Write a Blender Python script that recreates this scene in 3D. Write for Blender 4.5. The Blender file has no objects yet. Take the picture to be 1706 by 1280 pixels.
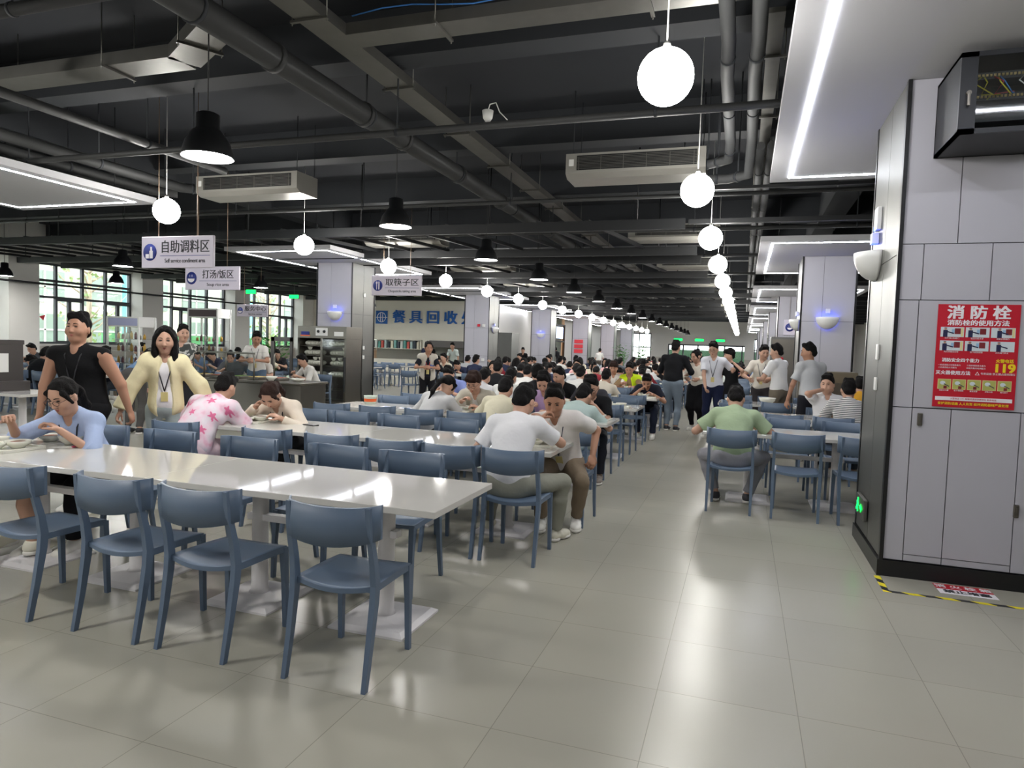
import bpy, bmesh, math, random
import numpy as np
from mathutils import Vector, Matrix
R = math.radians
PI = math.pi
C = bpy.context.scene.collection
SC = bpy.context.scene
random.seed(7)
Q = 1.0            # voxel size factor for the figures

# ------------------------------------------------------------------ camera
cam_d = bpy.data.cameras.new('camera'); cam = bpy.data.objects.new('camera', cam_d); C.objects.link(cam)
cam_d.sensor_width = 36; cam_d.lens = 36*1137/1706; cam_d.clip_end = 300; cam_d.clip_start = .05
_Y = Vector((385, 48, 1137)).normalized(); _h = Vector((1, -.033, 0))
_Z = _Y.cross(_h).normalized()
if _Z.y < 0: _Z = -_Z
_X = _Y.cross(_Z)
if _X.x < 0: _X = -_X
right = Vector((_X.x, _Y.x, _Z.x)); up = Vector((_X.y, _Y.y, _Z.y)); fwd = Vector((_X.z, _Y.z, _Z.z))
m3 = Matrix((right, up, -fwd)).transposed()
cam.matrix_world = Matrix.Translation((0, 0, 1.55)) @ m3.to_4x4()
SC.camera = cam
# ------------------------------------------------------------------ world and exposure
SC.view_settings.view_transform = 'Standard'; SC.view_settings.look = 'None'
SC.view_settings.exposure = 1.4; SC.view_settings.gamma = 1; SC.view_settings.use_curve_mapping = False
W = bpy.data.worlds.new('world'); SC.world = W; W.use_nodes = True
bg = W.node_tree.nodes['Background']; bg.inputs[0].default_value = (.93, .97, 1, 1); bg.inputs[1].default_value = 2.6
SC.cycles.max_bounces = 6; SC.cycles.diffuse_bounces = 4; SC.cycles.glossy_bounces = 3; SC.cycles.transparent_max_bounces = 8
SC.cycles.sample_clamp_indirect = 4.0; SC.cycles.use_denoising = True
L_GLOBE, L_DOME, L_LED = 26.0, 48.0, 20.0

# ------------------------------------------------------------------ materials
def srgb(r, g, b):
    f = lambda c: (c/255/12.92) if c/255 <= .04045 else ((c/255+.055)/1.055)**2.4
    return (f(r), f(g), f(b), 1)
MATS = {}
def mat(name, rgb, rough=.6, metal=0., spec=.5, noise=0., nscale=6., bump=0., bscale=60., emit=None, es=1., coat=0.):
    if name in MATS: return MATS[name]
    m = bpy.data.materials.new(name); m.use_nodes = True; nt = m.node_tree; b = nt.nodes['Principled BSDF']
    col = srgb(*rgb); b.inputs['Base Color'].default_value = col
    b.inputs['Roughness'].default_value = rough; b.inputs['Metallic'].default_value = metal
    b.inputs['Specular IOR Level'].default_value = spec; b.inputs['Coat Weight'].default_value = coat
    tc = nt.nodes.new('ShaderNodeTexCoord')
    if noise:
        n = nt.nodes.new('ShaderNodeTexNoise'); n.inputs['Scale'].default_value = nscale; n.inputs['Detail'].default_value = 4
        nt.links.new(tc.outputs['Object'], n.inputs['Vector'])
        r = nt.nodes.new('ShaderNodeMapRange'); r.inputs[3].default_value = 1-noise; r.inputs[4].default_value = 1+noise
        nt.links.new(n.outputs[0], r.inputs[0])
        v = nt.nodes.new('ShaderNodeVectorMath'); v.operation = 'SCALE'; v.inputs[0].default_value = col[:3]
        nt.links.new(r.outputs[0], v.inputs['Scale']); nt.links.new(v.outputs[0], b.inputs['Base Color'])
    if bump:
        n = nt.nodes.new('ShaderNodeTexNoise'); n.inputs['Scale'].default_value = bscale; n.inputs['Detail'].default_value = 3
        nt.links.new(tc.outputs['Object'], n.inputs['Vector'])
        bp = nt.nodes.new('ShaderNodeBump'); bp.inputs['Strength'].default_value = bump; bp.inputs['Distance'].default_value = .02
        nt.links.new(n.outputs[0], bp.inputs['Height']); nt.links.new(bp.outputs[0], b.inputs['Normal'])
    if emit:
        b.inputs['Emission Color'].default_value = srgb(*emit); b.inputs['Emission Strength'].default_value = es
    MATS[name] = m
    return m
def nodes(m): return m.node_tree, m.node_tree.nodes['Principled BSDF']
def grid_floor():
    m = mat('floor_tiles', (163, 160, 148), .22, spec=.5); nt, b = nodes(m)
    g = nt.nodes.new('ShaderNodeNewGeometry'); s = nt.nodes.new('ShaderNodeVectorMath'); s.operation = 'SUBTRACT'
    s.inputs[1].default_value = (-.3-60, 3.46-60, 0); nt.links.new(g.outputs['Position'], s.inputs[0])
    br = nt.nodes.new('ShaderNodeTexBrick'); br.offset = 0; br.inputs['Scale'].default_value = 1
    br.inputs['Brick Width'].default_value = .6; br.inputs['Row Height'].default_value = .585
    br.inputs['Mortar Size'].default_value = .002; br.inputs['Mortar Smooth'].default_value = .3
    br.inputs['Color1'].default_value = srgb(166, 163, 150); br.inputs['Color2'].default_value = srgb(162, 159, 147)
    br.inputs['Mortar'].default_value = srgb(134, 131, 121); nt.links.new(s.outputs[0], br.inputs['Vector'])
    n = nt.nodes.new('ShaderNodeTexNoise'); n.inputs['Scale'].default_value = .9; n.inputs['Detail'].default_value = 2
    nt.links.new(g.outputs['Position'], n.inputs['Vector'])
    mr = nt.nodes.new('ShaderNodeMapRange'); mr.inputs[3].default_value = .9; mr.inputs[4].default_value = 1.1
    nt.links.new(n.outputs[0], mr.inputs[0])
    v = nt.nodes.new('ShaderNodeVectorMath'); v.operation = 'SCALE'; nt.links.new(br.outputs['Color'], v.inputs[0])
    nt.links.new(mr.outputs[0], v.inputs['Scale']); nt.links.new(v.outputs[0], b.inputs['Base Color'])
    mr2 = nt.nodes.new('ShaderNodeMapRange'); mr2.inputs[3].default_value = .2; mr2.inputs[4].default_value = .33
    b.inputs['Roughness'].default_value = .27
    return m
M_floor = grid_floor()
M_table = mat('table_white', (202, 200, 194), .05, spec=.6, noise=.015)
M_basew = mat('powder_white', (220, 217, 217), .35, noise=.02)
M_chair = mat('chair_blue', (90, 107, 128), .42, noise=.03, bump=.03, bscale=300)
M_black = mat('black_steel', (24, 26, 28), .5, noise=.1)
M_ceil = mat('ceiling_charcoal', (33, 36, 41), .85, noise=.12, nscale=2)
M_beam = mat('beam_grey', (46, 49, 53), .8, noise=.08, nscale=2)
M_pipe = mat('pipe_grey', (55, 56, 56), .6, noise=.1)
M_duct = mat('galvanised', (118, 117, 112), .42, metal=.75, noise=.12, nscale=9)
M_slab = mat('canopy_white', (186, 186, 189), .7)
M_panel = mat('pillar_panel', (180, 179, 186), .38, noise=.015)
M_pgap = mat('panel_gap', (60, 60, 64), .6)
M_steelp = mat('brushed_panel', (112, 112, 108), .42, metal=.8, noise=.06, nscale=3)
M_steel = mat('stainless', (122, 118, 110), .3, metal=.95, noise=.08, nscale=5)
M_dsteel = mat('dark_stainless', (96, 92, 90), .32, metal=.85)
M_trimb = mat('black_trim', (16, 16, 18), .35)
M_wall = mat('wall_paint', (204, 202, 196), .8, noise=.015)
M_wallw = mat('wall_cream', (222, 218, 204), .8, noise=.01)
M_dado = mat('dado_tile', (176, 170, 160), .5, noise=.03)
M_frame = mat('window_frame', (52, 55, 60), .5)
M_globe = mat('globe_glow', (255, 253, 248), .5, emit=(255, 252, 247), es=L_GLOBE)
M_dome = mat('dome_glow', (255, 255, 250), .5, emit=(255, 253, 250), es=L_DOME)
M_led = mat('led_strip', (255, 255, 255), .5, emit=(242, 245, 255), es=L_LED)
M_white = mat('white_plastic', (226, 226, 222), .35)
M_sign = mat('sign_panel', (214, 207, 219), .4)
M_navy = mat('navy_print', (38, 52, 132), .5)
M_ink = mat('ink', (44, 44, 50), .6)
M_red = mat('poster_red', (190, 16, 40), .45)
M_yel = mat('print_yellow', (244, 214, 30), .5)
M_green = mat('green_glow', (20, 240, 90), .5, emit=(10, 245, 80), es=1.6)
M_blueg = mat('blue_glow', (60, 90, 255), .5, emit=(60, 90, 255), es=5)
M_skin = mat('skin_light', (190, 150, 128), .5, spec=.35, noise=.04)
M_skin2 = mat('skin_tan', (174, 130, 106), .5, spec=.35, noise=.04)
M_hair = mat('black_hair', (17, 15, 15), .75, spec=.18, bump=.6, bscale=120)
M_hairb = mat('brown_hair', (46, 31, 26), .75, spec=.18, bump=.6, bscale=120)
M_eye = mat('eye_dark', (26, 18, 16), .3)
M_lip = mat('lip', (160, 86, 82), .5)
def glass():
    m = bpy.data.materials.new('window_glass'); m.use_nodes = True; nt = m.node_tree; nt.nodes.clear()
    o = nt.nodes.new('ShaderNodeOutputMaterial'); t = nt.nodes.new('ShaderNodeBsdfTransparent'); g = nt.nodes.new('ShaderNodeBsdfGlossy')
    t.inputs[0].default_value = (.95, .97, .96, 1); g.inputs['Roughness'].default_value = .05
    x = nt.nodes.new('ShaderNodeMixShader'); x.inputs[0].default_value = .06
    nt.links.new(t.outputs[0], x.inputs[1]); nt.links.new(g.outputs[0], x.inputs[2]); nt.links.new(x.outputs[0], o.inputs[0])
    return m
M_glass = glass()

# ------------------------------------------------------------------ helpers
def tag(o, label=None, cat=None, group=None, kind=None):
    if label: o['label'] = label
    if cat: o['category'] = cat
    if group: o['group'] = group
    if kind: o['kind'] = kind
    return o
class MB:
    """collects shapes that become ONE mesh object"""
    def __init__(s): s.b = bmesh.new()
    def box(s, x0, x1, y0, y1, z0, z1, bev=0, mx=None, mi=0):
        ps = [(x, y, z) for z in (z0, z1) for y in (y0, y1) for x in (x0, x1)]
        vs = [s.b.verts.new(p) for p in ps]
        fs = [s.b.faces.new([vs[i] for i in f]) for f in ((0, 2, 3, 1), (4, 5, 7, 6), (0, 1, 5, 4), (2, 6, 7, 3), (0, 4, 6, 2), (1, 3, 7, 5))]
        for f in fs: f.material_index = mi
        if bev:
            es = list({e for f in fs for e in f.edges})
            r = bmesh.ops.bevel(s.b, geom=es, offset=bev, segments=2, profile=.5, affect='EDGES', material=-1)
            vs = list({v for f in r['faces'] for v in f.verts} | {v for v in vs if v.is_valid})
        if mx: bmesh.ops.transform(s.b, matrix=mx, verts=[v for v in vs if v.is_valid])
        return s
    def bar(s, a, b, w, h=None, bev=0, up=(0, 0, 1), mi=0):
        a, b = Vector(a), Vector(b); h = h or w; d = b-a; L = d.length; d.normalize(); u = Vector(up)
        if abs(d.dot(u)) > .98: u = Vector((0, 1, 0))
        sx = d.cross(u).normalized(); sz = sx.cross(d)
        M = Matrix.Translation(a) @ Matrix((sx, d, sz)).transposed().to_4x4()
        return s.box(-w/2, w/2, 0, L, -h/2, h/2, bev, M, mi)
    def tube(s, pts, r, n=10, caps=True, r2=None, mi=0):
        pts = [Vector(p) for p in pts]; rs = r if isinstance(r, (list, tuple)) else [r]*len(pts); rings = []
        for i, p in enumerate(pts):
            d = (pts[min(i+1, len(pts)-1)]-pts[max(i-1, 0)]).normalized()
            u = Vector((0, 0, 1)) if abs(d.z) < .95 else Vector((1, 0, 0))
            a = d.cross(u).normalized(); b = a.cross(d)
            rings.append([s.b.verts.new(p+(a*math.cos(t)+b*math.sin(t))*rs[i]) for t in [2*PI*k/n for k in range(n)]])
        for q in range(len(rings)-1):
            for k in range(n):
                f = s.b.faces.new([rings[q][k], rings[q][(k+1) % n], rings[q+1][(k+1) % n], rings[q+1][k]]); f.smooth = True; f.material_index = mi
        if caps:
            for rg in (rings[0], rings[-1][::-1]):
                f = s.b.faces.new(rg[::-1]); f.material_index = mi
        return s
    def lathe(s, prof, n=32, c=(0, 0, 0), mi=0, axis='z', caps=True):
        rings = []
        for r, z in prof:
            ring = []
            for k in range(n):
                t = 2*PI*k/n; p = (r*math.cos(t), r*math.sin(t), z)
                if axis == 'y': p = (p[0], p[2], p[1])
                ring.append(s.b.verts.new((c[0]+p[0], c[1]+p[1], c[2]+p[2])))
            rings.append(ring)
        for q in range(len(rings)-1):
            for k in range(n):
                f = s.b.faces.new([rings[q][k], rings[q][(k+1) % n], rings[q+1][(k+1) % n], rings[q+1][k]]); f.smooth = True; f.material_index = mi
        for rg, rr in ((rings[0][::-1], prof[0][0]), (rings[-1], prof[-1][0])):
            if rr > 1e-4 and caps: s.b.faces.new(rg).material_index = mi
        bmesh.ops.remove_doubles(s.b, verts=[v for r_ in (rings[0], rings[-1]) for v in r_], dist=1e-5)
        return s
    def quad(s, ps, mi=0):
        f = s.b.faces.new([s.b.verts.new(p) for p in ps]); f.material_index = mi; return s
    def ball(s, c, r, n=20, sc=(1, 1, 1), mi=0):
        g = bmesh.ops.create_uvsphere(s.b, u_segments=n, v_segments=n//2, radius=r, matrix=Matrix.Translation(c) @ Matrix.Diagonal((*sc, 1)))
        for v in g['verts']:
            for f in v.link_faces: f.smooth = True; f.material_index = mi
        return s
    def build(s, name, mats, parent=None, loc=(0, 0, 0), rz=0):
        me = bpy.data.meshes.new(name); bmesh.ops.recalc_face_normals(s.b, faces=s.b.faces); s.b.to_mesh(me); s.b.free()
        for m in (mats if isinstance(mats, (list, tuple)) else [mats]): me.materials.append(m)
        o = bpy.data.objects.new(name, me); C.objects.link(o); o.location = loc; o.rotation_euler = (0, 0, rz)
        if parent: o.parent = parent
        return o
def empty(name, loc=(0, 0, 0), rz=0, label=None, cat=None, group=None):
    o = bpy.data.objects.new(name, None); C.objects.link(o); o.empty_display_size = .1
    o.location = loc; o.rotation_euler = (0, 0, rz); return tag(o, label, cat, group)
def copy_tree(o, loc=None, rz=None, label=None, group=None, parent=None):
    c = o.copy(); C.objects.link(c); c.parent = parent
    for k in ('label', 'group'):
        if parent is None and k in c: del c[k]
    if loc is not None: c.location = loc
    if rz is not None: c.rotation_euler = (0, 0, rz)
    if label: c['label'] = label
    if group: c['group'] = group
    for ch in list(o.children): copy_tree(ch, parent=c)
    return c
def text(body, size, m, loc, rot=(PI/2, 0, 0), parent=None, name='lettering', off=.0, ext=.002, ax='CENTER', sx=1., one=False):
    c = bpy.data.curves.new('t', 'FONT'); c.body = body; c.size = size; c.extrude = ext; c.align_x = ax; c.align_y = 'CENTER'
    o = bpy.data.objects.new('t', c); C.objects.link(o)
    me = bpy.data.meshes.new_from_object(o.evaluated_get(bpy.context.evaluated_depsgraph_get()))
    bpy.data.objects.remove(o); bpy.data.curves.remove(c)
    me.materials.clear(); me.materials.append(m); me.name = name
    if sx != 1: me.transform(Matrix.Diagonal((sx, 1, 1, 1)))
    if off:
        bb = bmesh.new()
        for k, (dx, dy) in enumerate(((-1, -.4), (1, -.4), (-1, .4), (1, .4), (0, 0))):
            bb.from_mesh(me); bb.verts.ensure_lookup_table(); n = len(bb.verts)-len(me.vertices)
            for v in bb.verts[n:]: v.co += Vector((dx*off, dy*off, k*ext*.05))
        bb.to_mesh(me); bb.free()
    o = bpy.data.objects.new(name, me); C.objects.link(o); o.location = loc; o.rotation_euler = rot
    if parent: o.parent = parent
    return o
def struct(o): o['kind'] = 'structure'; return o
ORD = ['first', 'second', 'third', 'fourth', 'fifth', 'sixth', 'seventh', 'eighth', 'ninth', 'tenth', 'eleventh', 'twelfth', 'thirteenth', 'fourteenth', 'fifteenth', 'sixteenth', 'seventeenth', 'eighteenth', 'nineteenth', 'twentieth', 'twenty-first', 'twenty-second', 'twenty-third', 'twenty-fourth', 'twenty-fifth', 'twenty-sixth']

# ------------------------------------------------------------------ room shell
XL, XR, YB, YF, ZC = -20., 9., -9., 64., 4.77
b = MB(); b.box(XL-.3, XR+.3, YB-.3, YF+.3, -.12, 0); struct(b.build('floor', M_floor))
b = MB(); b.box(XL-.3, XR+.3, YB-.3, YF+.3, ZC, ZC+.2); struct(b.build('ceiling', M_ceil))
b = MB(); b.box(XR, XR+.2, YB, YF, 0, ZC); struct(b.build('wall_right', M_wall))
b = MB(); b.box(XL, XR, YB-.2, YB, 0, ZC); struct(b.build('wall_rear', M_wall))
# window wall: sill band, head band, piers every 4.5 m
SILL, HEAD = 1.2, 3.65
b = MB(); b.box(XL-.25, XL, YB, YF, 0, SILL-.06); b.box(XL-.27, XL+.03, YB, YF, SILL-.06, SILL); b.box(XL-.25, XL, YB, YF, HEAD, ZC)
wy = []; y = 14.55-4.5*5
while y < YF-2:
    wy.append(y); b.box(XL-.25, XL+.45, y+3.62, y+4.5, 0, ZC); y += 4.5
struct(b.build('wall_left', [M_wall]))
b = MB(); b.box(XL, XL+.02, YB, YF, .0, SILL-.07); struct(b.build('trim_1', M_dado))
def window(n, y0):
    y1 = y0+3.62; x = XL-.12; r = struct(empty('window_%d' % n, (0, 0, 0)))
    b = MB(); w = .07
    for z in (SILL+.03, 2.62, 3.12, HEAD-.03): b.box(x-.05, x+.05, y0, y1, z-w/2, z+w/2)
    ms = [y0+.03, y0+.93, y0+1.82, y0+2.66, y1-.03]
    for m_ in ms: b.box(x-.051, x+.051, m_-w/2, m_+w/2, SILL, HEAD)
    for k in (1, 3):
        c = (ms[k]+ms[k+1])/2
        b.box(x-.045, x+.045, c-.05, c+.05, SILL, 2.62)
        b.box(x-.04, x+.04, ms[k], ms[k+1], SILL+.03, SILL+.1)
        b.box(x-.04, x+.04, ms[k], ms[k+1], 2.52, 2.6)
    b.build('window_frame', M_frame, r)
    b = MB(); b.box(x-.004, x+.004, y0, y1, SILL, HEAD); b.build('pane', M_glass, r)
for i, y in enumerate(wy): window(i+1, y)
# far end wall with doors and strip windows
b = MB()
for x0, x1, z0, z1 in ((XL, -10.3, 0, ZC), (-10.3, -8.1, 0, .9), (-10.3, -8.1, 3.3, ZC), (-8.1, -6.5, 0, ZC), (-6.5, .1, 2.35, ZC), (.1, .9, 0, ZC), (.9, 3.1, 3.0, ZC), (.9, 3.1, 0, .9), (3.1, XR, 0, ZC)):
    b.box(x0, x1, YF, YF+.25, z0, z1)
struct(b.build('wall_far', M_wall))
b = MB(); b.box(-8.1, -6.5, YF-.03, YF, 0, 1.15); b.box(.1, 3.1, YF-.03, YF, 0, 1.15); struct(b.build('trim_2', M_dado))
d = struct(empty('door_1', (0, 0, 0))); b = MB()
for x in (-6.5, -5.2, -3.9, -1.6, -.1): b.box(x-.06, x+.06, YF-.02, YF+.1, 0, 2.35)
b.box(-6.5, .1, YF-.02, YF+.1, 2.25, 2.37); b.box(-6.5, .1, YF, YF+.08, 1.9, 1.96)
b.build('door_frame', M_frame, d)
b = MB(); b.box(-6.5, .1, YF+.04, YF+.05, 0, 2.3); b.build('pane', M_glass, d)
for n_, (x0, x1, z1) in enumerate(((-10.3, -8.1, 3.3), (.9, 3.1, 3.0))):
    r = struct(empty('window_%d' % (90+n_))); b = MB()
    for x in (x0+.05, (x0+x1)/2, x1-.05): b.box(x-.04, x+.04, YF, YF+.1, .9, z1)
    for z in (.95, 2.0, z1-.05): b.box(x0, x1, YF, YF+.1, z-.05, z+.05)
    b.build('window_frame', M_frame, r)
    b = MB(); b.box(x0, x1, YF+.04, YF+.05, .9, z1); b.build('pane', M_glass, r)
# ceiling structure
b = MB()
for y in [0.1+3.03*k for k in range(-2, 21)]: b.box(XL, XR, y-.16, y+.16, 4.32, ZC)
for x in (-9.65, 1.5): b.box(x-.2, x+.2, YB, YF, 4.25, ZC)
struct(b.build('trim_3', M_beam))

# ------------------------------------------------------------------ outside
M_grass = mat('outside_green', (84, 150, 96), .9, noise=.3)
M_bldg = mat('outside_wall', (186, 188, 172), .9, noise=.05)
M_bgl = mat('outside_glass', (128, 142, 132), .3)
M_cyan = mat('outside_cyan', (130, 205, 215), .8)
M_conc = mat('outside_ground', (170, 168, 160), .9)
b = MB(); b.box(-60, XL-.4, -20, 90, -.3, -.12); b.box(XL-.4, 30, YF+.5, 90, -.3, -.12); tag(b.build('yard_ground', M_conc), kind='structure')
b = MB(); b.box(-39, -34, -10, 90, -.1, 5.2); b.box(-39.3, -33.8, -10, 90, 5.2, 5.5)
ob = b.build('neighbouring_building', M_bldg); tag(ob, 'long pale building seen outside through the left windows', 'building')
for k in range(20):
    y = 4+k*3.4
    b = MB()
    for z0 in (.9, 3.1):
        b.box(-34.02, -33.9, y, y+2.2, z0, z0+1.6); b.box(-33.92, -33.86, y+1.05, y+1.15, z0, z0+1.6, mi=1); b.box(-33.92, -33.86, y, y+2.2, z0+.75, z0+.83, mi=1)
    w = b.build('window', [M_bgl, M_wall], ob)
    if k % 3 == 1:
        b = MB(); b.box(-34.0, -33.7, y+2.4, y+2.9, 0, 5.1); b.build('cyan_panel', M_cyan, ob)
b = MB(); b.box(-27.1, -27, 23, 80, -.1, 1.6)
for k in range(23): b.box(-26.98, -26.93, 23+k*2.4, 23.06+k*2.4, -.1, 1.7, mi=0)
tag(b.build('green_fence', M_grass), 'green boarded fence outside behind the left windows', 'fence')
M_bark = mat('bark', (170, 156, 136), .9, noise=.2); M_leaf = mat('leaf', (140, 166, 104), .7, noise=.3)
def tree(x, y, h, lab):
    r = empty('tree', (x, y, -.1), label=lab, cat='tree'); b = MB(); rd = random.Random(int(y*10))
    b.tube([(0, 0, 0), (.05, 0, h*.5), (0, .1, h)], [.14, .1, .04], 8)
    for k in range(16):
        z = h*(.3+.65*rd.random()); a = rd.random()*6.28; L = .7+rd.random()*1.3
        b.tube([(0, 0, z), (math.cos(a)*L*.5, math.sin(a)*L*.5, z+.35*L), (math.cos(a)*L, math.sin(a)*L, z+.9*L)], [.04, .025, .008], 5)
    b.build('trunk', M_bark, r)
    b = MB()
    for k in range(200):
        a = rd.random()*6.28; rr = rd.random()**.5*1.1; z = .6+rd.random()*1.9 if k % 3 else h*.7+rd.random()*1.4
        c = Vector((math.cos(a)*rr, math.sin(a)*rr, z)); u = Vector((rd.uniform(-1, 1), rd.uniform(-1, 1), rd.uniform(-1, 1))).normalized()*.11; v = u.orthogonal().normalized()*.06
        b.quad([c-u, c+v, c+u, c-v])
    b.build('foliage', M_leaf, r)
tree(-24.5, 20.2, 5, 'tree with a pale trunk right outside the nearest left window')
tree(-24.5, 31, 5, 'tree outside beyond the blue-clad building, middle of the window wall')
tree(-25, 41, 5, 'tree outside the farthest visible left windows')
b = MB(); b.box(-8, 3, YF+6, YF+6.3, 0, 1.9); tag(b.build('hedge', mat('dark_hedge', (36, 66, 44), .9, noise=.3)), 'dark green hedge outside the far end doors', 'hedge')
# red window sticker
b = MB(); b.quad([(XL-.1, 14.95, 2.02), (XL-.1, 15.15, 2.08), (XL-.1, 15.08, 1.9)]); tag(b.build('window_sticker', M_red), 'small red triangular sticker on the nearest left window', 'sticker')

# ------------------------------------------------------------------ pillars
def panel_face(x0, x1, y, z0, z1, vs, hs, gap=.006, t=.012, axis='y', sgn=-1):
    """rectangles between the seams, on a face; vs / hs are seam positions"""
    b = MB(); xs = [x0]+sorted(vs)+[x1]; zs = [z0]+sorted(hs)+[z1]
    for i in range(len(xs)-1):
        for j in range(len(zs)-1):
            a = (xs[i]+gap/2, xs[i+1]-gap/2); c = (zs[j]+gap/2, zs[j+1]-gap/2)
            yy = sorted((y, y+sgn*t))
            if axis == 'y': b.box(a[0], a[1], yy[0], yy[1], c[0], c[1])
            else: b.box(yy[0], yy[1], a[0], a[1], c[0], c[1])
    return b
def pillar(x0, x1, y0, y1, ztop, n, steel_side=None):
    r = struct(empty('pillar', (0, 0, 0)))
    b = MB(); b.box(x0+.015, x1-.015, y0+.015, y1-.015, 0, ztop); b.build('core', M_pgap, r)
    xm = (x0+x1)/2
    for yy, s in ((y0+.015, -1), (y1-.015, 1)):
        panel_face(x0+.02, x1-.02, yy, .12, ztop, [xm-.1], [2.25, 1.2], sgn=s).build('panel', M_panel, r)
    for xx, s in ((x0+.015, -1), (x1-.015, 1)):
        panel_face(y0+.02, y1-.02, xx, .12, ztop, [(y0+y1)/2], [1.2, 2.25], axis='x', sgn=s).build('steel_panel', M_steelp, r)
    b = MB()
    for x in (x0, x1):
        for y in (y0, y1): b.box(x-.012, x+.012, y-.012, y+.012, 0, ztop)
    b.build('corner_trim', M_trimb, r)
    b = MB(); b.box(x0-.006, x1+.006, y0-.006, y1+.006, 0, .11); b.build('base_trim', M_trimb, r)
    return r
def canopy(x0, x1, y0, y1, z, lab):
    r = empty('ceiling_canopy', ((x0+x1)/2, (y0+y1)/2, z), label=lab, cat='ceiling panel', group='illuminated canopies round the pillars')
    w, d = (x1-x0)/2, (y1-y0)/2
    b = MB(); b.box(-w, w, -d, d, 0, .09); b.build('panel', M_slab, r)
    b = MB(); q = .2; s = .015
    for xa, xb, ya, yb in ((-w+q-s, w-q+s, -d+q-s, -d+q+s), (-w+q-s, w-q+s, d-q-s, d-q+s), (-w+q-s, -w+q+s, -d+q+s, d-q-s), (w-q-s, w-q+s, -d+q+s, d-q-s)):
        b.box(xa, xb, ya, yb, -.006, .004)
    b.build('led_strip', M_led, r)
    for sx in (-1, 1):
        for sy in (-1, 1): b = MB(); b.tube([(sx*w*.8, sy*d*.8, .09), (sx*w*.8, sy*d*.8, ZC-z)], .006, 6); b.build('hanger_rod', M_black, r)
    return r
PY = [6.0, 15.05, 24.6, 33.3, 42.0, 51.0, 59.5]
CAN_Y = [(3.4, 8.3), (12.5, 17.45), (21.2, 26.6), (29.5, 35.0), (38.0, 44.9), (47.5, 53.5), (56, 62)]
for i, y in enumerate(PY):
    if i: pillar(1.02, 1.98, y-.62, y+.5, 3.5, i)
    if i: pillar(-10.15, -9.15, y-.38, y+.7, 3.5, i)
    a, c = CAN_Y[i]
    canopy(.19, 3.3, a, c, 3.5, ['white ceiling canopy with light strip round the big pillar at right edge', 'white lit canopy over the second pillar on the right'][i] if i < 2 else 'white lit canopy of the right-hand row, %s one from the camera' % ORD[i])
    canopy(-11.1, -8.35, a-.1+(0.1 if i else 0), c-(.3 if i == 0 else 0), 3.5, ['white lit canopy cut off by the left picture edge', 'white lit canopy over the pillar behind the steel dish cabinet'][i] if i < 2 else 'white lit canopy of the left-hand row, %s one from the camera' % ORD[i])
# unseen canopies continuing the rows behind the camera, added to light the hall
canopy(.19, 3.3, -5.6, -.7, 3.5, 'white lit canopy unseen behind the viewpoint on the right'); canopy(-11.1, -8.35, -5.6, -.7, 3.5, 'white lit canopy unseen behind the viewpoint on the left')
# near right pillar, with the fire hydrant cabinet built into it
r = struct(empty('pillar', (0, 0, 0)))
b = MB(); b.box(1.02, 2.5, 5.485, 6.58, 0, 3.5); b.build('core', M_pgap, r)
F = 5.482
def nfp(x0, x1, z0, z1, vs=(), hs=()): return panel_face(x0, x1, F+.004, z0, z1, list(vs), list(hs), gap=.006, t=.02)
nfp(1.02, 2.5, 2.367, 3.5, [1.36, 1.95]).build('panel', M_panel, r)
nfp(1.02, 2.5, 1.977, 2.367, [1.16, 1.57, 1.98]).build('panel', M_panel, r)
nfp(1.02, 1.15, .12, 1.977, [], [1.22]).build('panel', M_panel, r)
nfp(1.15, 2.5, 1.222, 1.977).build('panel', M_panel, r)
nfp(1.15, 1.39, .12, 1.22, [], [.168]).build('panel', M_panel, r)
d_ = nfp(1.39, 1.80, .168, 1.22).build('hydrant_door', M_panel, r)
nfp(1.39, 1.80, .12, .168).build('panel', M_panel, r); nfp(1.80, 2.5, .12, 1.22).build('panel', M_panel, r)
for x, z in ((1.2, 1.14), (1.81, .55)):
    b = MB(); b.box(x-.016, x+.016, F-.032, F-.012, z-.045, z+.045, .006); b.box(x-.008, x+.008, F-.04, F-.03, z-.03, z+.03, .003); b.build('latch', M_steel, r)
panel_face(5.5, 6.56, 1.024, .12, 3.5, [6.0], [2.3], gap=.006, t=.02, axis='x').build('steel_panel', M_steelp, r)
b = MB(); b.box(.998, 1.024, 5.452, 5.5, 0, 3.5); b.box(.998, 1.02, 6.555, 6.6, 0, 3.5); b.build('corner_trim', M_trimb, r)
b = MB(); b.box(.985, 2.51, 5.445, 6.6, 0, .115); b.build('base_trim', M_trimb, r)
# fire hydrant poster
p = empty('hydrant_poster', (1.512, F-.02, 1.593), label='red fire hydrant poster with photographs and number 119 on the big pillar', cat='poster')
b = MB(); b.box(-.243, .243, -.004, 0, -.356, .356); b.build('sheet', M_red, p)
M_pw = mat('print_white', (236, 232, 236), .5)
def ptx(s, size, x, z, m=M_pw, off=.0, sx=1.): return text(s, size, m, (x, -.005, z), parent=p, off=off, ext=.0006, sx=sx)
ptx('消 防 栓', .098, 0, .295, off=.004, sx=1.08); ptx('消防栓的使用方法', .041, 0, .227, off=.0016, sx=1.12)
ptx('消防安全四个能力', .028, -.09, -.03, off=.001); ptx('火警电话', .026, .17, -.028, M_yel, .001)
ptx('119', .082, .17, -.078, M_yel, .004, 1.05); ptx('灭火器使用方法', .03, -.13, -.118, off=.001)
ptx('△', .03, .015, -.118); ptx('专用设施 禁止圈占遮挡埋压', .0165, .135, -.117)
ptx('一检查消除火灾隐患能力', .0125, -.155, -.064); ptx('二扑救初起火灾能力', .0125, -.165, -.082)
ptx('三组织疏散逃生能力', .0125, .005, -.064); ptx('四宣传教育培训能力', .0125, .005, -.082)
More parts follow.
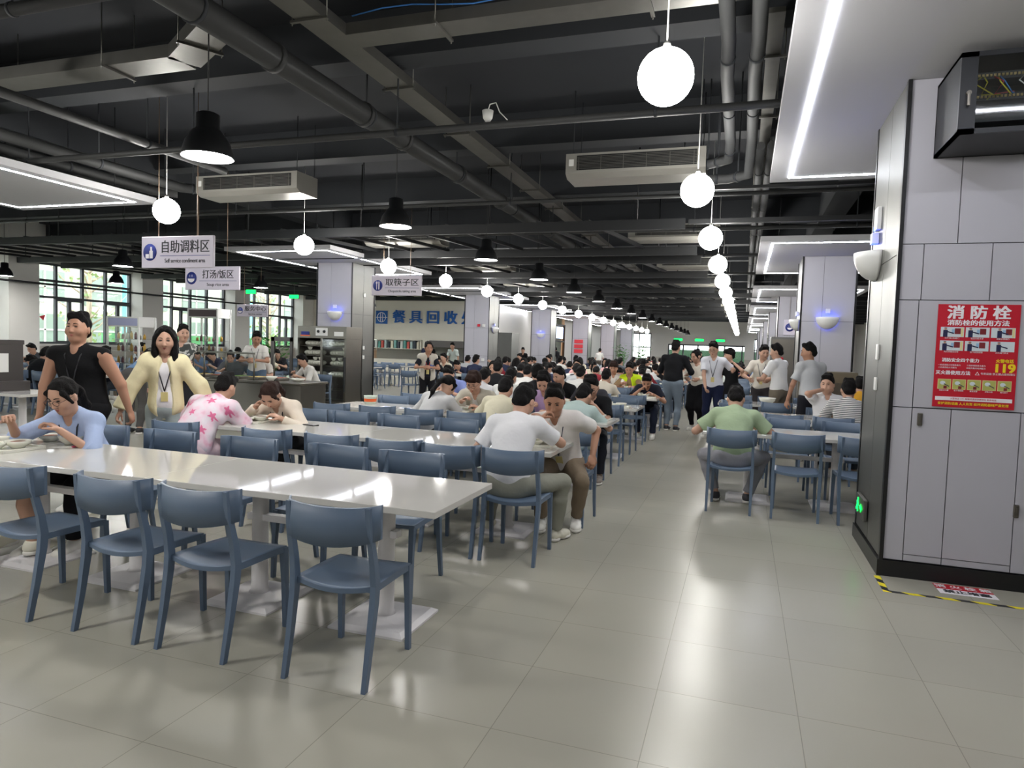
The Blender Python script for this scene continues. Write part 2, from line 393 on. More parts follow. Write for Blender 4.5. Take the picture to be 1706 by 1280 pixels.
b = MB(); b.box(-.228, .228, -.006, -.004, -.309, -.283); b.build('caption_bar', M_pw, p)
text('火警电话 119  报警时请讲清楚地址 联系电话', .014, M_red, (0, -.0065, -.296), parent=p, ext=.0004)
ptx('爱护消防设施 人人有责 损坏消防器材严肃处理', .0205, 0, -.331, M_yel, .0004)
M_ph = [mat('photo_pale', (206, 216, 220), .5), mat('photo_navy', (30, 34, 72), .5), mat('photo_maroon', (120, 34, 40), .5), mat('photo_sky', (150, 186, 214), .5), mat('photo_olive', (176, 178, 96), .5), mat('photo_gold', (222, 212, 150), .5), M_skin]
k = 0
for j in range(2):
    for i in range(3):
        x, z = -.15+i*.15, .165-.094*j; b = MB(); b.box(x-.07, x+.07, -.006, -.004, z-.034, z+.034)
        q = -.02 if i != 2 else .0
        b.box(x-.035+q, x-.008+q, -.0066, -.006, z-.034, z+.014, mi=1); b.ball((x-.021+q, -.006, z+.022), .009, 10, (1, .1, 1), 6)
        b.quad([(x-.028+q, -.0068, z+.03), (x-.014+q, -.0068, z+.03), (x-.012+q, -.0068, z+.026), (x-.031+q, -.0068, z+.026)], 1)
        if not (i == 2 and j == 1):
            b.box(x+.014, x+.05, -.0066, -.006, z-.014, z+.026, mi=2); b.box(x+.052, x+.066, -.0066, -.006, z-.03, z+.03, mi=5 if i != 1 else 0)
            b.box(x-.004, x+.013, -.0066, -.006, z-.008, z+.02, mi=3)
        b.bar((x-.01+q, -.0066, z+.002), (x+.03+q, -.0066, z-.01), .0012, .008, mi=1)
        b.build('photograph', M_ph, p)
        ptx(['打开消火栓箱门', '取出水枪水带', '连接水带接口', '向火场铺设水带', '按下启泵按钮', '打开阀门灭火'][k], .0125, x, z-.043); k += 1
for i in range(5):
    x, z = -.178+i*.089, -.196; b = MB(); b.box(x-.04, x+.04, -.006, -.004, z-.035, z+.035, mi=5)
    b.box(x-.037, x+.037, -.0064, -.006, z-.032, z+.032, mi=4); b.ball((x-.01, -.006, z+.008), .018, 12, (1, .08, .8), 0)
    b.bar((x-.002, -.0068, z+.002), (x+.03, -.0068, z-.016), .001, .005, mi=1)
    if i != 3: b.box(x-.004, x+.016, -.0068, -.006, z-.032, z-.012, mi=2)
    b.build('photograph', M_ph, p); ptx(['提起灭火器', '拔下保险销', '握住软管', '对准火焰', '用力压下'][i], .0115, x, z-.044)
# network cabinet on the pillar
r = empty('network_cabinet', (0, 0, 0), label='black wall-mounted network cabinet high on the big pillar', cat='cabinet')
b = MB(); x0, x1, y0, y1, z0, z1 = 1.18, 1.78, 4.93, 5.462, 2.95, 3.44
b.box(x0, x1, y0, y1, z0, z0+.02); b.box(x0, x1, y0, y1, z1-.02, z1); b.box(x0, x0+.02, y0, y1, z0, z1); b.box(x1-.02, x1, y0, y1, z0, z1); b.box(x0, x1, y1-.02, y1, z0, z1)
b.build('case', M_black, r)
b = MB(); b.box(x0, x0+.09, y0-.02, y0, z0, z1); b.box(x1-.06, x1, y0-.02, y0, z0, z1); b.box(x0, x1, y0-.02, y0, z0, z0+.03); b.box(x0, x1, y0-.02, y0, z1-.03, z1)
dd = b.build('door', mat('cabinet_frame', (38, 40, 44), .4), r)
b = MB(); b.box(x0+.09, x1-.06, y0-.012, y0-.008, z0+.03, z1-.03); b.build('pane', M_glass, dd)
b = MB(); b.tube([(x0+.045, y0-.045, z0+.24), (x0+.045, y0-.02, z0+.24)], .014, 12); b.box(x0+.037, x0+.053, y0-.05, y0-.03, z0+.16, z0+.24, .004); b.build('lock', M_steel, dd)
M_pp = mat('patch_panel', (50, 52, 56), .5)
b = MB()
for z in (z0+.12, z0+.25, z0+.38): b.box(x0+.06, x1-.04, y0+.1, y0+.25, z-.02, z+.022)
pp = b.build('patch_panel', M_pp, r)
b = MB()
for z in (z0+.25, z0+.38):
    for k in range(20): b.box(x0+.1+k*.021, x0+.112+k*.021, y0+.09, y0+.1, z-.006, z+.008)
b.build('port', mat('brass', (180, 160, 110), .4, metal=.7), pp)
rd = random.Random(3)
for nm, rgb, n in (('yellow_cable', (210, 200, 60), 6), ('blue_cable', (60, 120, 190), 3), ('white_cable', (200, 200, 200), 3), ('red_cable', (190, 60, 70), 2)):
    b = MB()
    for k in range(max(1, n//2)):
        xa = x0+(.13+rd.random()*.1 if rgb[0] == 210 else .2+rd.random()*.25); z = z0+.3
        b.tube([(xa, y0+.09, z+.07), (xa+rd.uniform(-.05, .05), y0+.04, z+.02), (xa+rd.uniform(-.08, .08), y0+.05, z-.05), (xa+rd.uniform(.0, .15), y0+.09, z-.05+rd.uniform(-.03, .03))], .004, 6)
    b.build(nm, mat(nm, rgb, .5), r)
# blue-lit insect lamps on pillars
def insect_lamp(loc, rz, lab):
    r = empty('insect_lamp', loc, rz, lab, 'insect lamp', 'blue-lit wall lamps on the pillars'); r.scale = (1.35, 1.35, 1.35)
    b = MB(); n = 20; rings = []
    for j in range(8):
        t = j/7*PI/2; z = -math.sin(t)*.17; s = math.cos(t)
        rings.append([b.b.verts.new((math.cos(PI*k/n)*.155*max(s, .12), -math.sin(PI*k/n)*.13*max(s, .12), z)) for k in range(n+1)])
    for j in range(7):
        for k in range(n): b.b.faces.new([rings[j][k], rings[j][k+1], rings[j+1][k+1], rings[j+1][k]]).smooth = True
    o = b.build('bowl', M_white, r); md = o.modifiers.new('s', 'SOLIDIFY'); md.thickness = .008
    b = MB(); b.box(-.11, .11, -.07, -.005, -.03, -.02); b.build('blue_tube', M_blueg, r)
    b = MB(); b.box(-.03, .03, -.04, 0, .055, .12, .004); b.build('sensor_box', M_white, r)
    return r
insect_lamp((1.5, 14.41, 2.33), 0, 'blue-lit bowl lamp on the second pillar on the right')
insect_lamp((1.003, 6.3, 2.42), -PI/2, 'large white bowl lamp on the steel side of the near pillar')
insect_lamp((-9.6, 14.65, 2.3), 0, 'blue-lit bowl lamp above the steel dish cabinet')
insect_lamp((-9.147, 24.8, 2.3), PI/2, 'blue-lit bowl lamp on the side of the second left pillar')
insect_lamp((-9.65, 32.9, 2.3), 0, 'blue-lit bowl lamp on the third left pillar'); insect_lamp((1.02, 14.9, 2.3), -PI/2, 'blue-lit bowl lamp on the side of the second right pillar')
def small_box(nm, x0, x1, y0, y1, z0, z1, m, lab, cat, bev=.004):
    b = MB(); b.box(x0, x1, y0, y1, z0, z1, bev); return tag(b.build(nm, m), lab, cat)
o = small_box('motion_sensor', .97, 1.004, 6.2, 6.34, 2.6, 2.78, M_white, 'small white box with blue light above the bowl lamp', 'sensor')
b = MB(); b.box(.968, .97, 6.22, 6.32, 2.6, 2.63); b.build('indicator', M_blueg, o)
# exit lights low on pillars
def exit_low(loc, rz, lab):
    r = empty('exit_light', loc, rz, lab, 'exit light'); b = MB(); b.box(-.19, .19, -.03, 0, -.085, .085, .006); b.build('housing', M_steelp, r)
    b = MB(); y = -.033   # running figure and arrow
    b.ball((-.075, y, .045), .017, 10, (1, .2, 1)); b.bar((-.08, y, .03), (-.1, y, -.015), .004, .032); b.bar((-.1, y, -.01), (-.07, y, -.055), .004, .018)
    b.bar((-.1, y, -.01), (-.145, y, -.045), .004, .018); b.bar((-.08, y, .02), (-.045, y, .0), .004, .013); b.bar((-.08, y, .02), (-.12, y, .02), .004, .013)
    b.bar((.02, y, 0), (.08, y, 0), .004, .026); b.quad([(.075, y-.002, .04), (.125, y-.002, 0), (.075, y-.002, -.04)])
    b.build('pictogram', M_green, r)
exit_low((.998, 6.2, .34), -PI/2, 'green running-man exit light low on the near pillar'); exit_low((-9.148, 15.0, .55), PI/2, 'green exit light low on the pillar beside the dish cabinet')
for x, y, z in ((.99, 6.0, 1.62), (.99, 6.0, 1.36)): small_box('wall_switch', x, 1.004, y-.04, y+.04, z-.05 if z < 1.5 else z-.07, z+.05, M_white, 'white switch plate on steel side of near pillar, %s' % ('upper one with print' if z > 1.5 else 'lower one'), 'switch')
for z, l in ((1.42, 'upper'), (1.18, 'lower'), (2.75, 'topmost')): small_box('wall_switch', -9.16, -9.13, 15.2, 15.28, z-.045, z+.045, M_white, '%s white switch plate on the pillar by the dish cabinet' % l, 'switch')
for y, z in ((24.2, 2.35), (24.2, 1.05)):
    small_box('fire_alarm', -9.6, -9.5, y-.03, y+.03, z-.05, z+.05, M_red, 'small red fire alarm, %s one on the second left pillar' % ('upper' if z > 2 else 'lower'), 'fire alarm')
    small_box('call_button', -9.4, -9.3, y-.03, y+.03, z-.05, z+.05, M_white, 'round white button beside the %s red alarm' % ('upper' if z > 2 else 'lower'), 'button')
# floor tape and floor sticker before the hydrant
def stripe_mat(name, a, c, sc):
    m = mat(name, a, .5); nt, bs = nodes(m); g = nt.nodes.new('ShaderNodeNewGeometry'); d = nt.nodes.new('ShaderNodeVectorMath'); d.operation = 'DOT_PRODUCT'
    d.inputs[1].default_value = (1/sc, 1.2/sc, 0); nt.links.new(g.outputs['Position'], d.inputs[0])
    f = nt.nodes.new('ShaderNodeMath'); f.operation = 'FRACT'; nt.links.new(d.outputs['Value'], f.inputs[0])
    q = nt.nodes.new('ShaderNodeMath'); q.operation = 'GREATER_THAN'; q.inputs[1].default_value = .5; nt.links.new(f.outputs[0], q.inputs[0])
    x = nt.nodes.new('ShaderNodeMix'); x.data_type = 'RGBA'; x.inputs[6].default_value = srgb(*a); x.inputs[7].default_value = srgb(*c)
    nt.links.new(q.outputs[0], x.inputs[0]); nt.links.new(x.outputs[2], bs.inputs['Base Color']); return m
b = MB(); b.box(.965, 1.005, 5.1, 5.42, .0, .002); b.box(.965, 2.6, 5.07, 5.105, .0, .002)
tag(b.build('hazard_tape', stripe_mat('hazard_stripes', (230, 214, 30), (30, 32, 36), .2)), 'yellow and black hazard tape on the floor before the pillar', 'tape')
p = empty('floor_sticker', (1.5, 5.3, 0), label='red and white keep-clear sticker on the floor inside the tape', cat='sticker')
b = MB(); b.box(-.17, .17, 0, .11, .001, .003); b.build('sheet', M_red, p); b = MB(); b.box(-.17, .17, -.1, 0, .001, .003); b.build('sheet', M_pw, p)
text('消 火 栓 箱', .07, M_pw, (0, .055, .004), (0, 0, 0), p, off=.002, ext=.0005); text('禁止堵塞', .07, M_ink, (0, -.05, .004), (0, 0, 0), p, off=.002, ext=.0005)

# ------------------------------------------------------------------ ceiling services
def pipe(pts, r, lab, m=M_pipe, n=14, flanges=(), cat='pipe', name='pipe', hang=True, grp=None):
    e = empty(name, pts[0], label=lab, cat=cat, group=grp); p0 = Vector(pts[0]); b = MB(); b.tube([Vector(p)-p0 for p in pts], r, n); b.build('tube', m, e)
    if flanges:
        for f in flanges:
            b = MB(); f = Vector(f)-p0; d = (Vector(pts[1])-p0).normalized(); b.tube([f-d*.03, f+d*.03], r*1.15, n); b.build('coupling', m, e)
    if hang:
        for i in range(len(pts)-1):
            a, c = Vector(pts[i])-p0, Vector(pts[i+1])-p0
            if abs((c-a).z) > .3*(c-a).length: continue
            k = max(1, int((c-a).length/2.4))
            for j in range(k):
                q = a.lerp(c, (j+.5)/k); b = MB(); b.tube([q+Vector((0, 0, r)), Vector((q.x, q.y, ZC-.005-p0.z))], .009, 5); d = (c-a).normalized(); b.tube([q-d*.015, q+d*.015], r*1.12, n); b.build('hanger', M_beam, e)
    return e
pipe([(-4.02, -2, 4.02), (-4.02, 45, 4.02)], .115, 'thick grey round pipe running the length of the hall beside the metal duct', flanges=[(-4.02, y, 4.02) for y in (5.1, 6.6, 7.5, 9.2, 11, 13, 16, 20)])
pipe([(-20, 6.2, 3.66), (3, 6.2, 3.66)], .035, 'thin grey pipe crossing the hall above the first globe lamps')
pipe([(-20, 3.9, 4.05), (-4.2, 3.9, 4.05)], .05, 'grey pipe crossing at the upper left, in front of the metal tray')
pipe([(-20, 9.9, 3.75), (8, 9.9, 3.75)], .03, 'thin grey pipe crossing the hall behind the air units')
for k, y in enumerate((12.3, 15.6, 19.1, 23.5)): pipe([(-20, y, 3.7), (8, y, 3.7)], .035, 'thin grey pipe crossing the hall, %s behind the air units' % ORD[k+1])
for x, z, r_, l in ((-8.8, 3.8, .07, 'left'), (-8.25, 3.82, .07, 'middle'), (-6.75, 3.8, .05, 'right')):
    pipe([(x, 0, z), (x, 8.35, z), (x+.25, 8.6, z)] if l != 'right' else [(x, 0, z), (x, 7.6, z)], r_, 'grey pipe above the left canopy, %s one of three' % l)
for x, dx, z, l in ((-.24, -.5, 3.78, 'left'), (-.02, -.55, 3.6, 'right')):
    pipe([(x+.02, 2, 3.95), (x+.02, 5.6, 3.95), (x, 6.1, 3.9), (x, 7.9, 3.85), (x-.02, 8.2, z-.02), (x-.25, 8.45, z), (-.52, 8.45, z)], .055, 'insulated grey pipe running to the near right air unit, %s one' % l, mat('lagging', (70, 71, 72), .7))
for x, l in ((.08, 'left'), (.2, 'right')): pipe([(x, 8.6, 4.0), (x, 40, 4.0)], .05, 'insulated pipe beside the right canopies, %s one' % l, mat('lagging', (92, 92, 90), .7))
def duct(pts, w, h, lab):
    e = empty('cable_tray', pts[0], label=lab, cat='cable tray'); p0 = Vector(pts[0]); b = MB()
    for i in range(len(pts)-1): b.bar(Vector(pts[i])-p0, Vector(pts[i+1])-p0, w, h)
    b.build('trough', M_duct, e)
    for i in range(len(pts)-1):
        a, c = Vector(pts[i])-p0, Vector(pts[i+1])-p0; d = (c-a).normalized(); s = d.cross(Vector((0, 0, 1))); k = max(1, int((c-a).length/1.5))
        for j in range(k):
            b = MB(); q = a.lerp(c, (j+.5)/k)-Vector((0, 0, h/2+.012)); b.bar(q-s*(w/2+.05), q+s*(w/2+.05), .03, .02)
            for t in (-1, 1): b.tube([q+s*t*(w/2+.035)-Vector((0, 0, .03)), Vector(((q+s*t*(w/2+.035)).x, (q+s*t*(w/2+.035)).y, ZC-.005-p0.z))], .006, 5)
            b.build('bracket', M_duct, e)
    return e
duct([(-3.5, -2, 4.24), (-3.5, 50, 4.24)], .26, .1, 'long galvanised cable tray running down the hall beside the thick pipe')
duct([(-3.37, 5.35, 4.24), (3.5, 5.35, 4.24)], .26, .1, 'galvanised cable tray branching off to the right at the top')
duct([(.12, 5.6, 4.15), (.12, 40, 4.15)], .12, .04, 'narrow cable tray running beside the insulated pipes at right')
duct([(-19.9, 5.25, 4.2), (-5.15, 5.25, 4.2), (-4.3, 4.75, 4.2)], .3, .12, 'galvanised cable tray at the upper left with an angled end')
b = MB(); b.tube([(-3.3+k*.28, 5.2+.02*math.sin(k), 4.33+.045*math.sin(k*1.1)) for k in range(20)], .006, 6); tag(b.build('blue_cable', mat('blue_cable', (60, 120, 190), .5)), 'loose blue cable draped along the branching cable tray', 'cable')
# fan coil units
def fan_unit(x0, x1, y, z, lab):
    r = empty('fan_coil_unit', ((x0+x1)/2, y, z), label=lab, cat='air unit', group='ceiling air units'); w = (x1-x0)/2
    b = MB(); ps = [(0, .05), (0, .29), (.5, .29), (.5, 0), (.09, 0)]
    f1 = [b.b.verts.new((-w, p[0], p[1])) for p in ps]; f2 = [b.b.verts.new((w, p[0], p[1])) for p in ps]
    b.b.faces.new(f1); b.b.faces.new(f2[::-1])
    for k in range(5): b.b.faces.new([f1[k], f2[k], f2[(k+1) % 5], f1[(k+1) % 5]])
    b.build('casing', mat('unit_metal', (168, 166, 158), .4, metal=.5, noise=.05), r)
    b = MB(); b.box(-w+.14, w-.1, -.004, 0, .085, .262); b.build('intake', M_black, r)
    b = MB()
    for k in range(9): b.box(-w+.14, w-.1, -.012, -.004, .1+k*.0175, .105+k*.0175)
    for k in range(6): b.box(-w+.16+k*(2*w-.3)/5, -w+.168+k*(2*w-.3)/5, -.01, -.003, .09, .25)
    b.build('grille', M_duct, r); b = MB(); b.box(-w+.04, -w+.1, -.004, 0, .14, .22); b.build('label_plate', M_white, r)
    b = MB()
    for sx in (-1, 1):
        for yy in (.1, .52): b.tube([(sx*w*.92, yy, .28), (sx*w*.92, yy, ZC-z)], .006, 5)
    b.build('hanger_rod', M_beam, r); return r
for k, y in enumerate((8.35, 13.2, 17.8, 22.3, 26.8, 31.3, 35.8, 40.3)):
    l = ORD[k]
    fan_unit(-2.2, -.52, y, 3.68, 'metal ceiling air unit left of the right globes, %s from the camera' % l if k else 'large metal ceiling air unit beside the nearest globe lamps')
    fan_unit(-7.95, -6.15, y, 3.68, 'metal ceiling air unit of the left row, %s from the camera' % l if k else 'metal ceiling air unit behind the nearest dome lamp')
b = MB(); b.lathe([(.02, 4.0), (.055, 4.0), (.045, 3.93), (.025, 3.9), (0, 3.9)], 16, (-2.42, 6.2, -.2)); b.tube([(-2.42, 6.2, 3.8), (-2.4, 6.2, 3.86), (-2.34, 6.2, 3.87), (-2.3, 6.2, 3.78), (-2.22, 6.2, 3.7)], .006, 6)
tag(b.build('smoke_detector', M_white), 'small white detector hanging on the thin crossing pipe', 'detector')
# black steel lattice frames hung below the ceiling
def lattice(x0, x1, y0, y1, z, lab):
    r = empty('lattice_frame', (0, y0, z), label=lab, cat='ceiling frame', group='black lattice frames under the ceiling'); d = y1-y0
    b = MB()
    for yy in (0, d): b.box(x0, x1, yy-.035, yy+.035, -.12, .04)
    b.build('rail', M_black, r); b = MB(); n = int((x1-x0)/.85)
    for k in range(n):
        xa = x0+k*.85; b.bar((xa, 0, .04), (xa+.5, d, .04), .05, .06)
    b.build('strut', M_black, r); b = MB()
    for k in range(int((x1-x0)/2.5)+1):
        for yy in (0, d): b.tube([(x0+.3+k*2.5, yy, .03), (x0+.3+k*2.5, yy, ZC-z)], .012, 5)
    b.build('hanger_rod', M_black, r)
lattice(-19.5, -.95, 11.0, 13.9, 3.6, 'nearest black lattice frame hanging across the hall')
for k, y in enumerate((15.2, 19.6, 24.4, 29, 34)): lattice(-19.5, -.95 if k != 2 else .8, y, y+2.9, 3.6, 'black lattice frame hanging across the hall, %s from the camera' % ORD[k+1])
b = MB(); b.box(-.9, 8, 10.96, 11.04, 3.55, 3.62); b.box(-.9, 8, 9.4, 9.44, 3.7, 3.74); tag(b.build('ceiling_rail', M_black), 'black rail crossing under the ceiling at right', 'rail')
pipe([(-19.3, 12.4, 2.95), (-19.3, 24, 2.95)], .03, 'dark conduit in front of the left windows', M_black, hang=False)

# ------------------------------------------------------------------ lamps
def globe(x, y, z, lab, grp, first=[None]):
    if first[0] is None:
        r = empty('globe_lamp', (x, y, z), label=lab, cat='lamp', group=grp)
        b = MB(); b.ball((0, 0, 0), .166, 32); b.build('globe', M_globe, r)
        b = MB(); b.tube([(0, 0, .165), (0, 0, ZC-z-.01)], .005, 6); b.lathe([(0, .2), (.02, .2), (.03, .16)], 12); b.build('cord', mat('cord_grey', (190, 190, 185), .5), r)
        b = MB(); b.lathe([(.0, ZC-z-.03), (.055, ZC-z-.03), (.06, ZC-z-.0)], 20); b.build('ceiling_rose', M_white, r); first[0] = r; return r
    return copy_tree(first[0], (x, y, z), label=lab, group=grp)
for k in range(-1, 18):  # negative index: unseen globe continuing the row, added for its light
    y = 4.24+2.98*k
    if k >= 0: lab = 'glowing white globe lamp of the right row, %s from the camera' % ORD[k] if k < 6 else 'distant glowing globe lamp in the right row beyond the sixth'
    else: lab = 'glowing globe lamp of the right row, unseen outside the view'
    globe(-.52, y, 3.2, lab, 'globe lamps in the right row' if k < 6 else 'distant globe lamps in the right row')
for k in range(-3, 17):  # negative indices: unseen globes continuing the row, added for their light
    y = 7.16+2.98*k
    if k >= 0: lab = 'glowing white globe lamp of the left row, %s from the camera' % ORD[k] if k < 7 else 'distant glowing globe lamp in the left row beyond the seventh'
    else: lab = 'glowing globe lamp of the left row, unseen outside the view'
    globe(-7.3, y, 3.2, lab, 'globe lamps in the left row' if k < 7 else 'distant globe lamps in the left row')
def dome(x, y, z, lab, grp, first=[None]):
    if first[0] is None:
        r = empty('dome_lamp', (x, y, z), label=lab, cat='lamp', group=grp); b = MB()
        b.lathe([(.2, 0), (.195, .035), (.17, .12), (.12, .2), (.09, .225), (.09, .34), (.06, .355), (0, .355)], 32, caps=False)
        b.lathe([(.19, .02), (.16, .1), (.09, .2), (0, .2)], 32, caps=False); b.build('shade', mat('shade_black', (20, 21, 23), .4), r)
        b = MB(); b.lathe([(0, .012), (.188, .012), (.188, .016), (0, .016)], 32); b.build('diffuser', M_dome, r)
        b = MB(); b.tube([(0, 0, .35), (0, 0, ZC-z)], .006, 6); b.lathe([(0, ZC-z-.03), (.05, ZC-z-.03), (.05, ZC-z)], 16); b.build('cord', M_black, r); first[0] = r; return r
    return copy_tree(first[0], (x, y, z), label=lab, group=grp)
for k in range(-2, 17):  # negative indices: unseen domes outside the view, added to light the near hall
    lab = 'black dome lamp of the middle row, %s from the camera' % ORD[k] if 0 <= k < 7 else 'black dome lamp in the middle row'
    if k == 0: lab = 'nearest black dome pendant lamp at the upper left'
    dome(-4.17, 4.5+3.15*k, 3.0, lab, 'dome lamps of the middle row' if 0 <= k < 7 else 'distant dome lamps in the middle row')
for i, (x, y, l) in enumerate(((-12.6, 11.2, 'left of the condiment sign'), (-17.0, 14.9, 'before the nearest left window, right one'), (-18.6, 12.9, 'at the far left before the white pier'), (-12.5, 19.5, 'left of the pillar with the dish cabinet'), (-13, 16.1, 'below the soup and rice sign'), (-16, 24, 'in front of the recycling wall, left'), (-14.2, 24.2, 'in front of the recycling wall, middle'), (-13.4, 22.4, 'in front of the recycling wall, right'), (-11.9, 31.5, 'beside the pale side wall'))):
    dome(x, y, 3.0, 'black dome lamp '+l, 'dome lamps on the window side')

# ------------------------------------------------------------------ hanging signs
def hang_sign(x, y, z, w, h, cn, en, icon, lab, big=.16):
    r = empty('hanging_sign', (x, y, z), label=lab, cat='sign'); b = MB(); b.box(-w/2, w/2, -.02, .02, -h/2, h/2, .008); b.build('board', M_sign, r)
    b = MB()
    for s in (-1, 1): b.tube([(s*w*.27, 0, h/2), (s*w*.27, 0, ZC-z)], .005, 6)
    b.build('hanger_rod', mat('warm_rod', (140, 118, 98), .4, metal=.4), r)
    ix = -w/2+h*.36; b = MB(); b.lathe([(0, -.003), (h*.27, -.003), (h*.27, .003), (0, .003)], 32, (ix, -.023, .0), axis='y'); ic = b.build('roundel', M_navy, r)
    b = MB(); q = -.032
    if icon == 'bottle': b.box(ix+.0, ix+.055, q, q+.004, -.08, .02); b.box(ix+.015, ix+.04, q, q+.004, .02, .07); b.box(ix-.065, ix-.01, q, q+.004, -.08, -.025)
    elif icon == 'bowl':
        n = 12; v0 = [(ix+.075*math.cos(PI+PI*k/n), q, -.01+.065*math.sin(PI+PI*k/n)) for k in range(n+1)]; b.b.faces.new([b.b.verts.new(p_) for p_ in v0]); b.bar((ix-.03, q, .02), (ix-.03, q, .06), .004, .008); b.bar((ix+.02, q, .02), (ix+.02, q, .06), .004, .008)
    else: b.bar((ix-.02, q, -.085), (ix-.02, q, .07), .014, .004); b.ball((ix-.02, q, .06), .022, 12, (1, .1, 1.3)); b.bar((ix+.025, q, -.085), (ix+.025, q, .085), .01, .004); b.bar((ix+.042, q, -.085), (ix+.042, q, .085), .01, .004)
    b.build('symbol', M_pw, ic)
    cx_ = h*.33; text(cn, big, M_ink, (cx_, -.022, h*.14), parent=r, off=.001, sx=(w-h*.95)/(len(cn)*big*.98))
    b = MB(); b.box(cx_-(w-h*.9)/2, cx_+(w-h*.9)/2, -.023, -.02, -h*.125, -h*.11); b.build('rule', M_navy, r)
    text(en, .075, M_ink, (cx_, -.022, -h*.28), parent=r, sx=min(1.1, (w-h)/(len(en)*.036)))
    return r
hang_sign(-7.05, 7.1, 2.65, 1.18, .41, '自助调料区', 'Self service condiment area', 'bottle', 'hanging sign with bottle symbol reading self service condiment area', .175)
hang_sign(-8.95, 9.8, 2.6, 1.18, .41, '打汤/饭区', 'Soup rice area', 'bowl', 'hanging sign with bowl symbol for soup and rice', .165)
hang_sign(-7.03, 13.0, 2.78, 1.18, .42, '取筷子区', 'Chopsticks taking area', 'fork', 'hanging sign with cutlery symbol for the chopsticks area', .165)
hang_sign(-13.2, 16.0, 2.35, 1.05, .34, '服务中心', 'Service center', 'bowl', 'small hanging sign farther back, below the soup and rice sign', .15)
hang_sign(1.56, 23.96, 2.5, .7, .5, '汤', 'Soup', 'bowl', 'small sign with blue bowl on the third right pillar', .1)
hang_sign(3.6, 14.2, 2.45, 1.1, .42, '取筷子区', 'Chopsticks', 'fork', 'hanging sign half hidden behind the near pillar edge', .15)
# far exit signs
for x in (-5.67, -3.81, -1.99):
    r = empty('exit_sign', (x, YF-.032, 2.78), label='green exit sign above the far doors, %s' % {-5.67: 'left one', -3.81: 'middle one', -1.99: 'right one'}[x], cat='exit sign'); b = MB(); b.box(-.4, .4, -.03, .03, -.13, .13); b.build('housing', M_steelp, r)
    b = MB(); b.box(-.37, .37, -.036, -.03, -.1, .1); b.build('face', M_green, r)
for x, y in ((-15.4, 18.6), (-15.2, 20.6)):
    r = empty('exit_sign', (x, y, 3.1), label='green hanging exit sign before the left windows, %s' % ('left one' if y < 20 else 'right one'), cat='exit sign'); b = MB(); b.box(-.2, .2, -.02, .02, -.07, .07); b.tube([(0, 0, .07), (0, 0, ZC-3.1)], .006, 5); b.build('housing', M_steelp, r); b = MB(); b.box(-.19, .19, -.026, -.02, -.06, .06); b.build('face', M_green, r)

# ------------------------------------------------------------------ recycling wall and shops
b = MB()
for x0, x1, z0, z1 in ((XL+.4, -16.6, 0, 3.9), (-16.6, -11.0, 1.75, 3.9), (-16.6, -11.0, 0, .85), (-13.75, -13.45, .85, 1.75)): b.box(x0, x1, 28, 28.2, z0, z1)
struct(b.build('wall_recycling', M_wallw))
b = MB(); b.box(-11.2, -11.0, 28.2, 37, 0, 4.2); b.box(-16.9, -11.2, 29.4, 29.5, 0, 3.9); struct(b.build('wall_side', M_wall))
b = MB(); b.box(-10.98, -10.9, 28, 37, 0, 1.1); struct(b.build('trim_4', M_dado))
M_sgn = mat('sign_blue', (22, 92, 170), .5)
r = empty('wall_lettering', (-13.8, 27.97, 2.75), label='blue characters for tableware recycling on the cream wall', cat='sign')
text('餐 具 回 收 处', .62, M_sgn, (.55, -.01, 0), parent=r, off=.022, ext=.01, sx=1.08)
b = MB(); b.box(-2.35, -1.75, -.02, 0, -.3, .3); b.build('emblem', M_sgn, r); b = MB()
b.lathe([(.2, -.005), (.23, -.005), (.23, 0), (.2, 0)], 24, (-2.05, -.022, 0), axis='y', caps=False); b.box(-2.12, -2.09, -.03, -.02, -.2, .2); b.box(-2.01, -1.98, -.03, -.02, -.2, .2); b.box(-2.35, -1.75, -.03, -.02, -.02, .01); b.build('emblem_symbol', M_pw, r)
r = empty('tray_shelf', (-15.2, 28, 1.35), label='pale wall shelf with a row of coloured folders in the recycling wall', cat='shelf')
b = MB(); b.box(-1.4, 1.4, -.1, .25, -.03, 0); b.box(-1.4, 1.4, -.1, .25, .38, .41); b.box(-1.4, -1.36, -.1, .25, 0, .4); b.box(1.36, 1.4, -.1, .25, 0, .4); b.build('shelf_board', M_wallw, r)
cols = [(120, 170, 165), (60, 70, 80), (210, 214, 210), (90, 150, 140), (196, 90, 80), (170, 190, 190), (50, 60, 70), (214, 210, 190)]
for k in range(16):
    b = MB(); x = -15.2-1.3+k*.165; b.box(x, x+.11, 27.95, 28.15, 1.351, 1.351+.3+.03*(k % 3), .004)
    tag(b.build('folder', mat('folder_%d' % (k % 8), cols[k % 8], .6)), 'coloured folder standing on the pale wall shelf', 'folder', 'folders on the wall shelf')
b = MB(); b.box(-13.3, -11.3, 27.8, 28.25, .85, .9); b.box(-13.4, -11.3, 27.95, 28, 1.45, 1.75); tag(b.build('return_hatch', M_dsteel), 'dark steel dish return hatch in the cream wall', 'hatch')
b = MB(); b.box(-10.4, -9.7, 28.6, 29.6, 0, 2.2); b.box(-10.4, -9.7, 28.58, 28.6, .1, 1.1); b.box(-10.4, -9.7, 28.58, 28.6, 1.15, 2.1); tag(b.build('steel_locker', M_steelp), 'tall grey metal locker before the pale side wall', 'locker')
